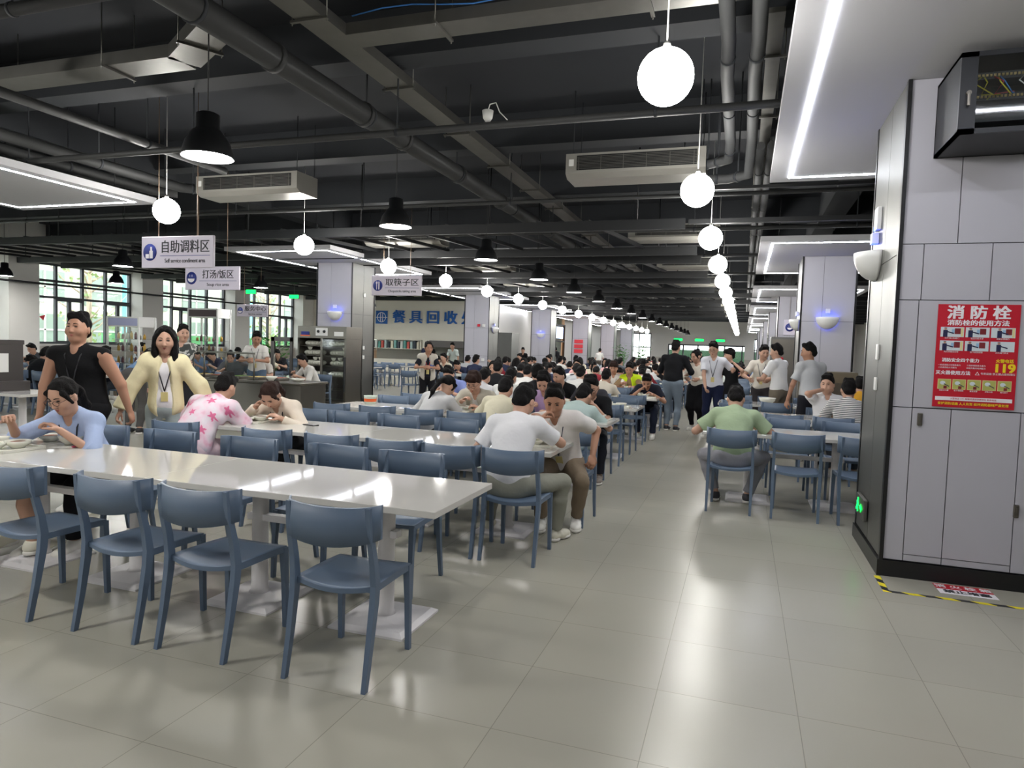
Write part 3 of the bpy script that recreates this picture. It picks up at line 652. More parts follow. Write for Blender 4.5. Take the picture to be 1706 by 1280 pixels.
# shop fronts farther on
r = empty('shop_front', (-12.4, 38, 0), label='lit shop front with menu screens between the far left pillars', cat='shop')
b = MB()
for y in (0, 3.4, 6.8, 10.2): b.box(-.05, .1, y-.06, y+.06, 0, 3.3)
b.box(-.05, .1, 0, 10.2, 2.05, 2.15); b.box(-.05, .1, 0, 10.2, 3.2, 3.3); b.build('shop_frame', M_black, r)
b = MB(); b.box(-1.6, -1.5, 0, 10.2, 0, 3.3); b.build('back_wall', mat('shop_warm_glow', (214, 150, 96), .7, emit=(255, 190, 120), es=.8), r)  # wall itself glows warm, standing in for the lit shop interior
b = MB(); b.box(-.9, -.5, .3, 9.8, 0, 1.0); b.build('counter', mat('shop_counter', (170, 90, 50), .5), r)
for y in (.7, 4.1, 7.5):
    b = MB(); b.box(.1, .16, y, y+1.9, 2.3, 3.1); b.build('menu_screen', mat('screen_glow', (200, 220, 255), .4, emit=(190, 215, 255), es=1.3), r)
b = MB(); b.box(-12.6, -12.4, 48.4, 63.9, 0, 4.3); struct(b.build('wall_service', M_wall))
b = MB(); b.box(-9.5, -9.2, 41.5, 41.56, 1.2, 1.5)
for k in range(3):
    b = MB(); b.box(-10, -9.45, 41.59, 41.61, 1.35+k*.3, 1.58+k*.3); tag(b.build('notice', mat('notice_red', (214, 60, 70), .6)), 'red printed notice on the fourth left pillar', 'notice', 'red notices on the fourth left pillar')

# ------------------------------------------------------------------ furniture
def make_table():
    r = empty('dining_table'); b = MB(); b.box(-.9, .9, 0, .79, .715, .75, .004); b.build('tabletop', [M_table], r)
    b = MB(); b.box(-.5, .5, .37, .43, .475, .515, .004); b.build('stretcher', M_basew, r)
    for s in (-1, 1):
        c = (s*.425, .4)
        b = MB(); b.lathe([(.07, .03), (.05, .06), (.047, .3), (.047, .70), (.12, .714)], 20, (*c, 0)); b.build('column', M_basew, r)
        b = MB(); w = .225
        ps = [(w, 0), (w, .012), (.195, .03), (.06, .042)]; prev = None
        for q, z in ps:
            ring = [b.b.verts.new((c[0]+sx*q, c[1]+sy*q, z)) for sx, sy in ((-1, -1), (1, -1), (1, 1), (-1, 1))]
            if prev:
                for k in range(4): b.b.faces.new([prev[k], prev[(k+1) % 4], ring[(k+1) % 4], ring[k]])
            else: b.b.faces.new(ring[::-1])
            prev = ring
        b.b.faces.new(prev); b.build('base_plate', M_basew, r)
    return r
def chair_shapes():
    """seat, backrest and four legs of the plastic chair; front is +y"""
    out = []
    b = MB(); nx, ny = 12, 12; w = .205; th = .022   # dished seat
    top = []; bot = []
    for j in range(ny+1):
        v = j/ny; y = -.185+.385*v; rt, rb = [], []
        for i in range(nx+1):
            u = i/nx*2-1; wx = w*(1-.02*v); yy = y-.03*(1-u*u)*(1-v)
            z = .455-.022*(1-u*u)*(1-v**2*.9)-.006*v**4
            rt.append(b.b.verts.new((u*wx, yy, z))); rb.append(b.b.verts.new((u*wx, yy, z-th-.012*(abs(u) > .9))))
        top.append(rt); bot.append(rb)
    for j in range(ny):
        for i in range(nx):
            b.b.faces.new([top[j][i], top[j][i+1], top[j+1][i+1], top[j+1][i]]).smooth = True
            b.b.faces.new([bot[j][i], bot[j+1][i], bot[j+1][i+1], bot[j][i+1]])
    for j in range(ny):
        b.b.faces.new([top[j][0], top[j+1][0], bot[j+1][0], bot[j][0]]); b.b.faces.new([top[j][nx], bot[j][nx], bot[j+1][nx], top[j+1][nx]])
    for i in range(nx):
        b.b.faces.new([top[0][i], bot[0][i], bot[0][i+1], top[0][i+1]]); b.b.faces.new([top[ny][i], top[ny][i+1], bot[ny][i+1], bot[ny][i]])
    out.append(('seat', b))
    b = MB(); n = 16; F_, B_ = [], []                 # curved band
    for i in range(n+1):
        u = i/n*2-1; x = u*.236; y = -.235-.05*(1-u*u)+.045*max(0, abs(u)-.86)/.14
        zt = .832-.012*(1-u*u); zb = .675-.032*(1-u*u)
        F_.append([b.b.verts.new((x, y+.008, z)) for z in (zb, (zb+zt)/2, zt)]); B_.append([b.b.verts.new((x, y-.008, z)) for z in (zb, (zb+zt)/2, zt)])
    for i in range(n):
        for k in (0, 1):
            b.b.faces.new([F_[i][k], F_[i+1][k], F_[i+1][k+1], F_[i][k+1]]).smooth = True; b.b.faces.new([B_[i][k], B_[i][k+1], B_[i+1][k+1], B_[i+1][k]]).smooth = True
        b.b.faces.new([F_[i][2], F_[i+1][2], B_[i+1][2], B_[i][2]]); b.b.faces.new([F_[i][0], B_[i][0], B_[i+1][0], F_[i+1][0]])
    for i in (0, n):
        for k in (0, 1): b.b.faces.new([F_[i][k], F_[i][k+1], B_[i][k+1], B_[i][k]])
    out.append(('backrest', b))
    def leg(pts):
        b = MB(); prev = None
        for (x, y, z, wx, wy_) in pts:
            ring = [b.b.verts.new((x+sx*wx/2, y+sy*wy_/2, z)) for sx, sy in ((-1, -1), (1, -1), (1, 1), (-1, 1))]
            if prev:
                for k in range(4): b.b.faces.new([prev[k], prev[(k+1) % 4], ring[(k+1) % 4], ring[k]])
            else: b.b.faces.new(ring[::-1])
            prev = ring
        b.b.faces.new(prev); return b
    for s in (-1, 1):
        out.append(('leg', leg([(s*.192, .213, 0, .024, .026), (s*.19, .205, .25, .028, .03), (s*.188, .192, .442, .034, .036)])))
        out.append(('leg', leg([(s*.205, -.262, 0, .022, .028), (s*.205, -.222, .2, .026, .034), (s*.207, -.192, .38, .028, .042), (s*.208, -.186, .46, .028, .044), (s*.206, -.2, .56, .026, .038), (s*.203, -.236, .7, .024, .034), (s*.2, -.252, .825, .022, .024)])))
    return out
def make_chair():
    r = empty('dining_chair')
    for nm, b in chair_shapes(): b.build(nm, M_chair, r)
    return r
def make_chair_small():
    me = bpy.data.meshes.new('dining_chair'); bb = bmesh.new()
    for nm, b in chair_shapes():
        t = bpy.data.meshes.new('t'); b.b.to_mesh(t); b.b.free(); bb.from_mesh(t); bpy.data.meshes.remove(t)
    bmesh.ops.recalc_face_normals(bb, faces=bb.faces); bb.to_mesh(me); bb.free(); me.materials.append(M_chair)
    o = bpy.data.objects.new('dining_chair', me); C.objects.link(o); return o
T0, CH0, CHS = make_table(), make_chair(), make_chair_small()
used = {'t': False, 'c': False, 's': False}
def put(kind, proto, loc, rz, label, cat, group):
    if not used[kind]:
        used[kind] = True; proto.location = loc; proto.rotation_euler = (0, 0, rz); return tag(proto, label, cat, group)
    o = copy_tree(proto, loc, rz, label, group); o['category'] = cat; return o
CHAIR_Q = []
def chair(x, y, rot, label, group, small=False, jit=True):
    CHAIR_Q.append((x, y, rot, label, group, small, jit))
def chair_now(x, y, rot, label, group, small=False, jit=True):
    rd = random.Random(int(x*977+y*331)); dj = (rd.uniform(-.02, .02), rd.uniform(-.025, .025), rd.uniform(-.05, .05)) if jit else (0, 0, 0)
    return put('s' if small else 'c', CHS if small else CH0, (x+dj[0], y+dj[1], 0), R(rot)+dj[2], label, 'chair', group)
ROWS = [2.95, 5.03, 7.33, 9.5, 11.8] + [14.05+2.3*k for k in range(18)]
def table(x, y, label, group): return put('t', T0, (x, y, 0), 0, label, 'table', group)
SEATS_TAKEN = set()
# --- first row (nearest tables)
for i, x in enumerate((-2.26, -4.06, -5.86)):
    table(x, ROWS[0], ['nearest white table, end unit at the aisle', 'nearest white table row, middle unit with the phone on it', 'nearest white table row, unit cut off by left picture edge'][i], 'tables of the nearest row')
for i, x in enumerate((-1.73, -2.475, -3.03, -3.75, -4.75)):
    chair(x, ROWS[0]-.1, [2, -1, 0, -2, 0][i], ['empty blue chair in front, nearest to the aisle', 'empty blue chair in front, second from the aisle', 'empty blue chair in front, third from the aisle', 'blue chair in front, fourth from the aisle, half cut by left edge', 'blue chair at the left picture edge with the shorts-wearing diner'][i], 'chairs on the near side of the nearest row', jit=False)
for i, x in enumerate((-2.05, -2.64, -3.38, -4.12, -4.78)):
    chair(x, ROWS[0]+.93, 180+[3, -2, 1, 0, 8][i], 'blue chair on the far side of the nearest table, %s from the aisle' % ORD[i] if i != 4 else 'blue chair under the woman with glasses', 'chairs on the far side of the nearest row', jit=False)
# --- second row
for i, x in enumerate((-2.26, -4.06)): table(x, ROWS[1], ['second white table row, end unit with two men in white', 'second white table row, left unit by the pink tie-dye shirt'][i], 'tables of the second row')
for i, x in enumerate((-1.54, -2.02, -2.5, -3.05, -3.65, -4.6)):
    chair(x, ROWS[1]-.2, [0, 0, 2, 1, -2, 0][i], ['blue chair under the man in the plain white T-shirt', 'blue chair on the near side of the second table, second from the aisle', 'blue chair on the near side of the second table, third from the aisle', 'blue chair on the near side of the second table, fourth from the aisle', 'blue chair on the near side of the second table, beside the pink shirt', 'blue chair under the pink tie-dye shirt'][i], 'chairs on the near side of the second row', jit=False)
for i, x in enumerate((-1.45, -2.05, -2.64, -3.28, -3.86, -4.35)):
    chair(x, ROWS[1]+.95, 180, ['blue chair under the man in the white polo', 'blue chair on the far side of the second table, second from the aisle', 'blue chair on the far side of the second table, third from the aisle', 'blue chair on the far side of the second table, fourth from the aisle', 'blue chair on the far side of the second table, fifth from the aisle', 'blue chair under the ponytailed woman in cream'][i], 'chairs on the far side of the second row', jit=False)
# --- rows three and on, left block
def rowname(k): return ORD[k]
for k in range(2, len(ROWS)):
    y = ROWS[k]; sm = k > 6; far = k > 7
    g = ('distant white tables left of the aisle' if far else 'tables of the %s row left of the aisle' % ORD[k])
    for i, x in enumerate((-2.26, -4.06)):
        table(x, y, 'white table in the distant rows left of the aisle' if far else '%s table row left of the aisle, %s unit' % (ORD[k], ['aisle-side', 'outer'][i]), g)
    for side in (0, 1):
        for i, x in enumerate((-1.72, -2.3, -2.85, -3.4, -3.98, -4.58)):
            yy = y-.14 if side == 0 else y+.93
            lab = 'blue chair in the distant rows left of the aisle' if far else 'blue chair, %s row left of the aisle, %s side, %s from the aisle' % (ORD[k], ['near', 'far'][side], ORD[i])
            chair(x, yy, 180*side, lab, 'distant chairs left of the aisle' if far else 'chairs of the %s row, left block' % ORD[k], sm)
# --- right block
for k in range(2, 14):
    y = ROWS[k]; far = k > 4
    if any(abs(y+.4-p_) < 1.2 for p_ in PY): continue
    for i, x in enumerate((.54, 2.34)):
        if far and i: continue
        table(x, y, 'white table in the distant rows right of the aisle' if far else ['white table with the green-shirted diner', 'nearest table right of the aisle, outer unit'][i] if k == 2 else '%s table row right of the aisle, %s unit' % (ORD[k-2], ['aisle-side', 'outer'][i]), 'distant white tables right of the aisle' if far else 'tables of the %s row, right block' % ORD[k-2])
    for side in (0, 1):
        for i, x in enumerate((-.05, .54, 1.1, 1.68, 2.3) if not far else (-.05, .54)):
            yy = y-.14 if side == 0 else y+.93
            if k == 3 and side == 1 and i == 1: continue
            chair(x, yy, 180*side, 'blue chair in the distant rows right of the aisle' if far else 'blue chair under the green-shirted diner' if (k, side, i) == (2, 0, 0) else 'blue chair, %s row right of the aisle, %s side, %s from the aisle' % (ORD[k-2], ['near', 'far'][side], ORD[i]), 'distant chairs right of the aisle' if far else 'chairs of the %s row, right block' % ORD[k-2], far)
# --- tables near the windows and beyond the left pillars
LW = [(x, y) for y in (9.6, 12.0, 14.4, 17.0, 19.6, 22.2) for x in (-12.4, -14.2, -16.6, -18.4)] + [(-10.6, 8.9)]
for x, y in LW:
    if x > -12 or (x > -15 and 11.5 < y < 17.5): continue
    table(x, y, 'white table among the rows by the left windows', 'tables by the left windows')
    for side in (0, 1):
        for dx in (-.58, 0, .58): chair(x+dx, y-.14 if side == 0 else y+.93, 180*side, 'blue chair by the left windows, %s row, %s side' % (ORD[int(round((y-9.6)/2.4))], 'near' if side == 0 else 'far'), 'chairs by the left windows', True)
LM = [(x, y) for y in (17.2, 19.5, 21.8, 24.1, 26.4, 28.7, 31, 33.3) for x in (-6.3, -8.1)]
for x, y in LM:
    if x < -8 and any(abs(y+.4-p_) < 1.1 for p_ in PY): continue
    table(x, y, 'white table in the block between the left pillars and the middle rows', 'tables of the middle-left block')
    for side in (0, 1):
        for dx in (-.58, 0, .58): chair(x+dx, y-.14 if side == 0 else y+.93, 180*side, 'blue chair in the middle-left block beyond the dish cabinet', 'chairs of the middle-left block', True)

def in_view(x, y):
    p = cam.matrix_world.inverted() @ Vector((x, y, .6)); return p.z < -.5 and abs(p.x/p.z) < .85
CHAIR_Q = [q for q in CHAIR_Q if in_view(q[0], q[1])]
CHAIR_Q.sort(key=lambda q: (q[0]**2+q[1]**2)**.5)
for q in CHAIR_Q[:290]: chair_now(*q)
rest = CHAIR_Q[290:]
me0 = CHS.data; n0 = len(me0.vertices); co = np.empty(n0*3); me0.vertices.foreach_get('co', co); co = co.reshape(-1, 3)
fv = [tuple(p.vertices) for p in me0.polygons]; V, Fc = [], []
for i, (x, y, rot, *_r) in enumerate(rest):
    a = R(rot); c_, s_ = math.cos(a), math.sin(a)
    V.append(np.stack([co[:, 0]*c_-co[:, 1]*s_+x, co[:, 0]*s_+co[:, 1]*c_+y, co[:, 2]], 1)); Fc += [tuple(v+i*n0 for v in f) for f in fv]
me = bpy.data.meshes.new('distant_chairs'); me.from_pydata(np.concatenate(V).tolist(), [], Fc); me.materials.append(M_chair)
o = bpy.data.objects.new('distant_chairs', me); C.objects.link(o); tag(o, 'mass of blue chairs in the farthest rows of the hall', 'chairs', kind='stuff')

# ------------------------------------------------------------------ steel serving furniture
r = empty('dish_cabinet', (-9.3, 13.65, 0), label='tall stainless dish cabinet with open glass door and stacked bowls', cat='cabinet')
w, dp = .66, .7
b = MB(); b.box(-w, w, 0, dp, .12, .17); b.box(-w, w, 0, dp, 1.62, 1.9, .004); b.box(-w, -w+.05, 0, dp, .17, 1.62); b.box(w-.05, w, 0, dp, .17, 1.62); b.box(-w, w, dp-.03, dp, .17, 1.62); b.box(-.03, .03, 0, .03, .17, 1.62); b.build('case', M_steel, r)
b = MB(); b.box(-w+.05, w-.05, dp-.05, dp-.03, .17, 1.62); b.build('lining', M_dsteel, r)
for z in (.42, .72, .98, 1.22, 1.44):
    b = MB(); b.box(-w+.05, w-.05, .05, .07, z-.01, z); b.box(-w+.05, w-.05, .6, .62, z-.01, z)
    for k in range(14): b.box(-w+.08+k*.09, -w+.085+k*.09, .05, .62, z-.006, z)
    b.build('wire_shelf', M_steel, r)
for sx in (-1, 1):
    for yy in (.08, .6):
        b = MB(); b.tube([(sx*.56, yy, .12), (sx*.56, yy, .05)], .02, 8); b.lathe([(0, -.015), (.035, -.015), (.035, .015), (0, .015)], 14, (sx*.56, yy, .035), axis='y'); b.build('caster', M_black, r)
b = MB(); b.box(.03, w-.05, -.02, -.012, .2, 1.6); b.build('pane', M_glass, r)
b = MB(); b.box(-w-.6, -w-.5, -.2, -.16, .12, 1.62); b.box(-w-.07, -w, -.2, -.16, .12, 1.62); b.box(-w-.6, -w, -.2, -.16, .12, .2); b.box(-w-.6, -w, -.2, -.16, 1.52, 1.62); dr = b.build('door', M_dsteel, r)
b = MB(); b.box(-w-.5, -w-.07, -.185, -.175, .2, 1.52); b.build('pane', M_glass, dr)
b = MB(); b.box(.62, .66, -.05, -.02, .4, 1.2, .004); b.build('door_handle', M_black, r)
b = MB(); b.box(-.16, .16, -.012, 0, 1.68, 1.86, .004); kp = b.build('control_panel', M_white, r)
for x in (-.08, .08): b = MB(); b.lathe([(0, -.02), (.03, -.02), (.035, 0), (0, 0)], 16, (x, -.02, 1.78), axis='y'); b.build('knob', M_black, kp)
b = MB(); b.box(-.56, -.34, -.008, 0, 1.69, 1.77); b.build('name_plate', M_navy, r); b = MB(); b.box(-.58, -.32, -.009, 0, 1.665, 1.69); b.build('orange_strip', mat('orange', (220, 96, 40), .5), r)
b = MB(); b.box(.34, .58, -.008, 0, 1.68, 1.78); b.build('notice_plate', M_white, r)
M_bowlw = mat('ceramic_white', (226, 226, 214), .25)
def bowlmesh(rad, h, n=24):
    b = MB(); b.lathe([(rad*.5, 0), (rad*.55, .008), (rad*.85, h*.5), (rad, h), (rad*.95, h), (rad*.78, h*.5), (rad*.45, .016), (0, .014)], n); return b
STK = None
for z in (.72, .98, 1.22, 1.44):
    for x in (-.34, .33):
        if STK is None:
            b = MB()
            for k in range(6):
                b.ball((-.18+.072*k, 0, .062), .062, 14, (.9, 2.8, 1))
            STK = b.build('dish_stack', M_bowlw, None, (-9.3+x, 13.95, z)); tag(STK, None, 'dish stack'); o = STK
        else: o = copy_tree(STK, (-9.3+x+random.uniform(-.03, .03), 13.95, z))
        tag(o, 'stack of white dishes in the steel cabinet, %s shelf, %s side' % ({.72: 'lowest', .98: 'second', 1.22: 'third', 1.44: 'top'}[z], 'left' if x < 0 else 'right'), 'dish stack', 'white dishes in the steel cabinet')
for j, (x, z) in enumerate(((.2, 1.105), (.38, 1.105), (-.3, 1.105), (-.45, 1.345), (.5, 1.345), (-.15, 1.105))):
    b = bowlmesh(.06, .07); o = b.build('bowl', M_bowlw, None, (-9.3+x, 13.85, z)); tag(o, 'small white bowl on top of the dish stacks in the cabinet', 'bowl', 'loose bowls in the steel cabinet')
# steel condiment counter with glass guard
r = empty('serving_counter', (-9.0, 9.9, 0), label='stainless serving counter with glass guard behind the pink shirt', cat='counter')
b = MB(); b.box(-1.85, 1.85, 0, .75, .1, .78, .01); b.build('cabinet_body', M_steel, r)
b = MB(); b.box(-1.88, 1.88, -.03, .78, .78, .82, .01); b.build('worktop', M_steel, r)
b = MB()
for x in (-1.5, -.3, .8):
    for yy in (.1, .65): b.tube([(x, yy, .82), (x, yy, 1.3)], .015, 8)
b.box(-1.55, .85, .03, .06, 1.28, 1.31); b.build('guard_frame', M_steel, r)
b = MB(); b.box(-1.55, .85, .0, .35, 1.31, 1.318); b.box(-1.5, .8, .02, .026, .95, 1.3); b.build('pane', M_glass, r)
b = MB(); b.box(-1.8, 1.8, .05, .7, 0, .1); b.build('plinth', M_dsteel, r)
for k in range(7):
    b = MB(); b.box(-.13, .13, -.16, .16, 0, .05, .01); b.box(-.11, .11, -.14, .14, .05, .056, mi=1)
    o = b.build('food_pan', [M_steel, mat('food_%d' % (k % 3), [(150, 70, 30), (90, 120, 50), (196, 170, 90)][k % 3], .6)], None, (-10.4+k*.42, 10.25, .82)); tag(o, 'steel condiment pan on the serving counter', 'food pan', 'condiment pans on the counter')
b = bowlmesh(.1, .08); o = b.build('bowl', M_bowlw, None, (-7.9, 10.1, .82)); tag(o, 'white bowl on the right end of the steel counter', 'bowl')
b = bowlmesh(.13, .05); o = b.build('dish', M_bowlw, None, (-7.5, 10.3, .82)); tag(o, 'shallow white dish on the steel counter near the pillar', 'dish')
# display cabinets near windows
def display(x, y, w_, h_, sign, lab, cols_):
    r = empty('display_cabinet', (x, y, 0), label=lab, cat='cabinet'); b = MB()
    for sx in (-1, 1):
        for yy in (0, .5): b.box(sx*w_/2-.02, sx*w_/2+.02, yy-.02, yy+.02, 0, h_)
    b.box(-w_/2, w_/2, 0, .5, 0, .5); b.box(-w_/2, w_/2, 0, .5, h_-.25, h_); b.build('frame', M_white, r)
    for z in (.85, 1.15, 1.45):
        b = MB(); b.box(-w_/2, w_/2, .0, .5, z-.008, z); b.build('shelf', M_steelp, r)
        b = MB(); rd = random.Random(int(x*10+z*10))
        for k in range(7): h = rd.uniform(.1, .22); xx = -w_/2+.08+k*(w_-.16)/6; b.lathe([(.035, z), (.035, z+h*.7), (.015, z+h*.85), (.015, z+h)], 10, (xx, .25, 0), mi=k % 3)
        b.build('goods', [mat('goods_%d%s' % (i, cols_), c_, .4) for i, c_ in enumerate([(190, 150, 60), (110, 60, 70), (200, 200, 190)])], r)
    b = MB(); b.box(-w_/2+.03, w_/2-.03, -.012, 0, h_-.22, h_-.04); b.build('header', sign, r)
    b = MB(); b.box(-w_/2, w_/2, -.025, -.02, .5, h_-.25); b.build('pane', M_glass, r)
display(-14.5, 12.9, 1.0, 2.0, mat('header_lilac', (176, 180, 214), .5), 'white glazed display cabinet with lilac header by the windows', 'a')
display(-14.2, 15.2, 1.0, 2.35, mat('header_dark', (60, 40, 44), .5), 'glazed display cabinet with dark header by the windows', 'b')
# side table with food warmer at the left edge
r = empty('side_table', (-9.35, 6.15, 0), label='small white table at left edge carrying the grey machine', cat='table')
b = MB(); b.box(-.75, .75, 0, .7, .715, .75, .004); b.build('tabletop', M_table, r); b = MB(); b.lathe([(.05, .02), (.045, .05), (.045, .715)], 16, (.3, .35, 0)); b.build('column', M_basew, r); b = MB(); b.box(.08, .52, .13, .57, 0, .03, .01); b.build('base_plate', M_basew, r)
r = empty('drinks_machine', (-9.36, 6.3, .75), label='grey and black countertop machine at the left picture edge', cat='machine')
b = MB(); b.box(-.45, .12, 0, .45, 0, .13, .01); b.build('base', M_dsteel, r); b = MB(); b.box(-.45, .0, 0, .4, .13, .62, .01); b.build('body', M_trimb, r)
b = MB(); b.box(-.46, .05, -.005, .42, .62, .68, .006); b.box(.0, .05, 0, .4, .13, .62); b.build('steel_cover', M_dsteel, r); b = MB(); b.box(.05, .054, .05, .2, .25, .5); b.build('white_label', M_white, r)
# right side kitchen things beyond the second pillar
r = empty('steel_cooler', (1.35, 17.0, 0), label='tall grey steel cabinet left of the second right pillar', cat='cabinet')
b = MB(); b.box(-.75, -.1, 0, .7, .05, 2.0, .01); b.build('body', M_steelp, r); b = MB(); b.box(-.72, -.13, -.012, 0, .1, 1.95); b.build('door', M_steel, r); b = MB(); b.lathe([(0, -.02), (.035, -.02), (.035, 0), (0, 0)], 12, (-.5, -.02, 1.5), axis='y'); b.build('red_light', M_red, r)
r = empty('dish_bin', (1.5, 13.75, 0), label='brown tinted steel bin before the second right pillar', cat='bin')
b = MB(); b.box(-.5, .5, 0, .5, .0, 1.3, .02); b.build('body', mat('tinted_steel', (142, 132, 112), .3, metal=.7), r); b = MB(); b.box(-.44, -.05, -.01, 0, .15, 1.1); b.box(.05, .44, -.01, 0, .15, 1.1); b.build('door', M_steel, r)
b = MB(); b.box(-.12, .12, -.1, .1, 0, .5, .01); b.box(-.13, .13, -.11, .11, .5, .53); tag(b.build('carton', mat('cardboard', (176, 128, 84), .8), None, (.15, 19, .0)), 'brown box standing in the aisle by the right chairs', 'box')

# ------------------------------------------------------------------ potted plants
def plant(x, y, h, lab, z=0, s=1.):
    r = empty('potted_plant', (x, y, z), label=lab, cat='plant'); b = MB(); b.lathe([(.14*s, 0), (.19*s, .3*s), (.2*s, .32*s), (.17*s, .31*s), (0, .28*s)], 20); b.build('pot', M_white, r)
    b = MB(); rd = random.Random(int(x*31+y)); 
    for k in range(46):
        a = rd.random()*6.28; L = h*(.5+.5*rd.random()); q = rd.uniform(.1, .55)*s; z0 = .3*s
        for t in range(5):
            u = (t+1)/5; c = Vector((math.cos(a)*q*u, math.sin(a)*q*u, z0+L*u-.25*q*u*u)); d = Vector((math.cos(a+1.4), math.sin(a+1.4), .2)).normalized()*.09*s; e = Vector((math.cos(a), math.sin(a), .5))*.09*s
            b.quad([c-d*.5, c+e, c+d*.5, c-e*.6])
    b.build('foliage', mat('plant_leaf', (70, 128, 50), .5, noise=.3), r)
plant(-14.0, 17.9, 1.5, 'leafy green plant behind the man with the phone', s=1.2)
plant(-7.7, 46, 1.7, 'potted plant far off left of the doors, left one', s=1.3); plant(-6.6, 47, 1.7, 'potted plant far off left of the doors, right one', s=1.3); plant(1.9, 47, 1.6, 'potted plant far off at right of the aisle', s=1.3)

# ------------------------------------------------------------------ figures: smooth-union distance fields -> one continuous mesh
def V3(*a): return np.array(a, dtype=np.float64)
def nrm(v): v = np.asarray(v, float); return v/(np.linalg.norm(v)+1e-9)
class Field:
    """list of soft-blended primitives; meshed by surface nets"""
    def __init__(s): s.p = []
    def cap(s, a, b, ra, rb=None, k=.02, cut=False, op=1):
        s.p.append(('c', np.array(a, float), np.array(b, float), ra, ra if rb is None else rb, k, cut, op)); return s
    def ell(s, c, r, ax=None, k=.03, op=1):
        s.p.append(('e', np.array(c, float), np.array(r, float), np.eye(3) if ax is None else np.array(ax, float), k, op)); return s
    def plane(s, p, n, k=.0, lim=None):   # removes the side n points to
        s.p.append(('p', np.array(p, float), nrm(n), k, lim)); return s
    def mesh(s, vox):
        vox *= Q; lo, hi = [], []
        for q in s.p:
            if q[0] == 'c' and q[7] > 0: m = max(q[3], q[4]); lo.append(np.minimum(q[1], q[2])-m); hi.append(np.maximum(q[1], q[2])+m)
            if q[0] == 'e' and q[5] > 0: m = max(q[2]); lo.append(q[1]-m); hi.append(q[1]+m)
        lo = np.min(lo, 0)-3*vox; hi = np.max(hi, 0)+3*vox; N = np.ceil((hi-lo)/vox).astype(int)+1
        D = np.full(N, .2, np.float32); ax = [lo[i]+vox*np.arange(N[i]) for i in range(3)]
        for q in s.p:
            if q[0] == 'p':
                d = (ax[0][:, None, None]-q[1][0])*q[2][0]+(ax[1][None, :, None]-q[1][1])*q[2][1]+(ax[2][None, None, :]-q[1][2])*q[2][2]
                if q[4] is not None:
                    c_, r_ = q[4]; far = np.sqrt((ax[0][:, None, None]-c_[0])**2+(ax[1][None, :, None]-c_[1])**2+(ax[2][None, None, :]-c_[2])**2)-r_; d = np.minimum(d, -far)
                D = np.maximum(D, d.astype(np.float32)); continue
            if q[0] == 'c': m = max(q[3], q[4])+q[5]+2*vox; l, h = np.minimum(q[1], q[2])-m, np.maximum(q[1], q[2])+m; k = q[5]; op = q[7]
            else: m = max(q[2])+q[4]+2*vox; l, h = q[1]-m, q[1]+m; k = q[4]; op = q[5]
            i0 = np.maximum(((l-lo)/vox).astype(int), 0); i1 = np.minimum(((h-lo)/vox).astype(int)+2, N)
            if (i1 <= i0).any(): continue
            sl = tuple(slice(i0[i], i1[i]) for i in range(3)); X = ax[0][sl[0]][:, None, None]; Yy = ax[1][sl[1]][None, :, None]; Z = ax[2][sl[2]][None, None, :]
            if q[0] == 'c':
                a, b = q[1], q[2]; ba = b-a; L2 = max(ba.dot(ba), 1e-9); px, py, pz = X-a[0], Yy-a[1], Z-a[2]
                t = np.clip((px*ba[0]+py*ba[1]+pz*ba[2])/L2, 0, 1)
                d = np.sqrt((px-t*ba[0])**2+(py-t*ba[1])**2+(pz-t*ba[2])**2)-(q[3]+(q[4]-q[3])*t)
                if q[6]: n = ba/math.sqrt(L2); d = np.maximum(d, (X-b[0])*n[0]+(Yy-b[1])*n[1]+(Z-b[2])*n[2])
            else:
                c, r, A = q[1], q[2], q[3]; px, py, pz = X-c[0], Yy-c[1], Z-c[2]
                u = [(px*A[i][0]+py*A[i][1]+pz*A[i][2]) for i in range(3)]
                k0 = np.sqrt((u[0]/r[0])**2+(u[1]/r[1])**2+(u[2]/r[2])**2); k1 = np.sqrt((u[0]/r[0]**2)**2+(u[1]/r[1]**2)**2+(u[2]/r[2]**2)**2)+1e-9
                d = k0*(k0-1)/k1
            E_ = D[sl]; d = d.astype(np.float32)
            if op > 0:
                if k > 0: hh = np.maximum(k-np.abs(E_-d), 0)/k; D[sl] = np.minimum(E_, d)-hh*hh*k*.25
                else: D[sl] = np.minimum(E_, d)
            else:
                d = -d
                if k > 0: hh = np.maximum(k-np.abs(E_-d), 0)/k; D[sl] = np.maximum(E_, d)+hh*hh*k*.25
                else: D[sl] = np.maximum(E_, d)
        D[0] = D[-1] = .1; D[:, 0] = D[:, -1] = .1; D[:, :, 0] = D[:, :, -1] = .1
        S = D < 0; n = N
        cs = np.zeros(n-1, np.int8)
        for i in (0, 1):
            for j in (0, 1):
                for k_ in (0, 1): cs += S[i:n[0]-1+i, j:n[1]-1+j, k_:n[2]-1+k_]
        act = np.argwhere((cs > 0) & (cs < 8)); idx = np.full(n-1, -1, np.int64); idx[tuple(act.T)] = np.arange(len(act))
        acc = np.zeros((len(act), 3)); cnt = np.zeros(len(act))
        cor = [(0, 0, 0), (1, 0, 0), (0, 1, 0), (1, 1, 0), (0, 0, 1), (1, 0, 1), (0, 1, 1), (1, 1, 1)]
        val = [D[tuple((act+c).T)] for c in cor]
        for a, b in ((0, 1), (2, 3), (4, 5), (6, 7), (0, 2), (1, 3), (4, 6), (5, 7), (0, 4), (1, 5), (2, 6), (3, 7)):
            m = (val[a] < 0) != (val[b] < 0); t = val[a]/(val[a]-val[b]+1e-12); p = np.array(cor[a])+t[:, None]*(np.array(cor[b])-np.array(cor[a])); acc[m] += p[m]; cnt[m] += 1
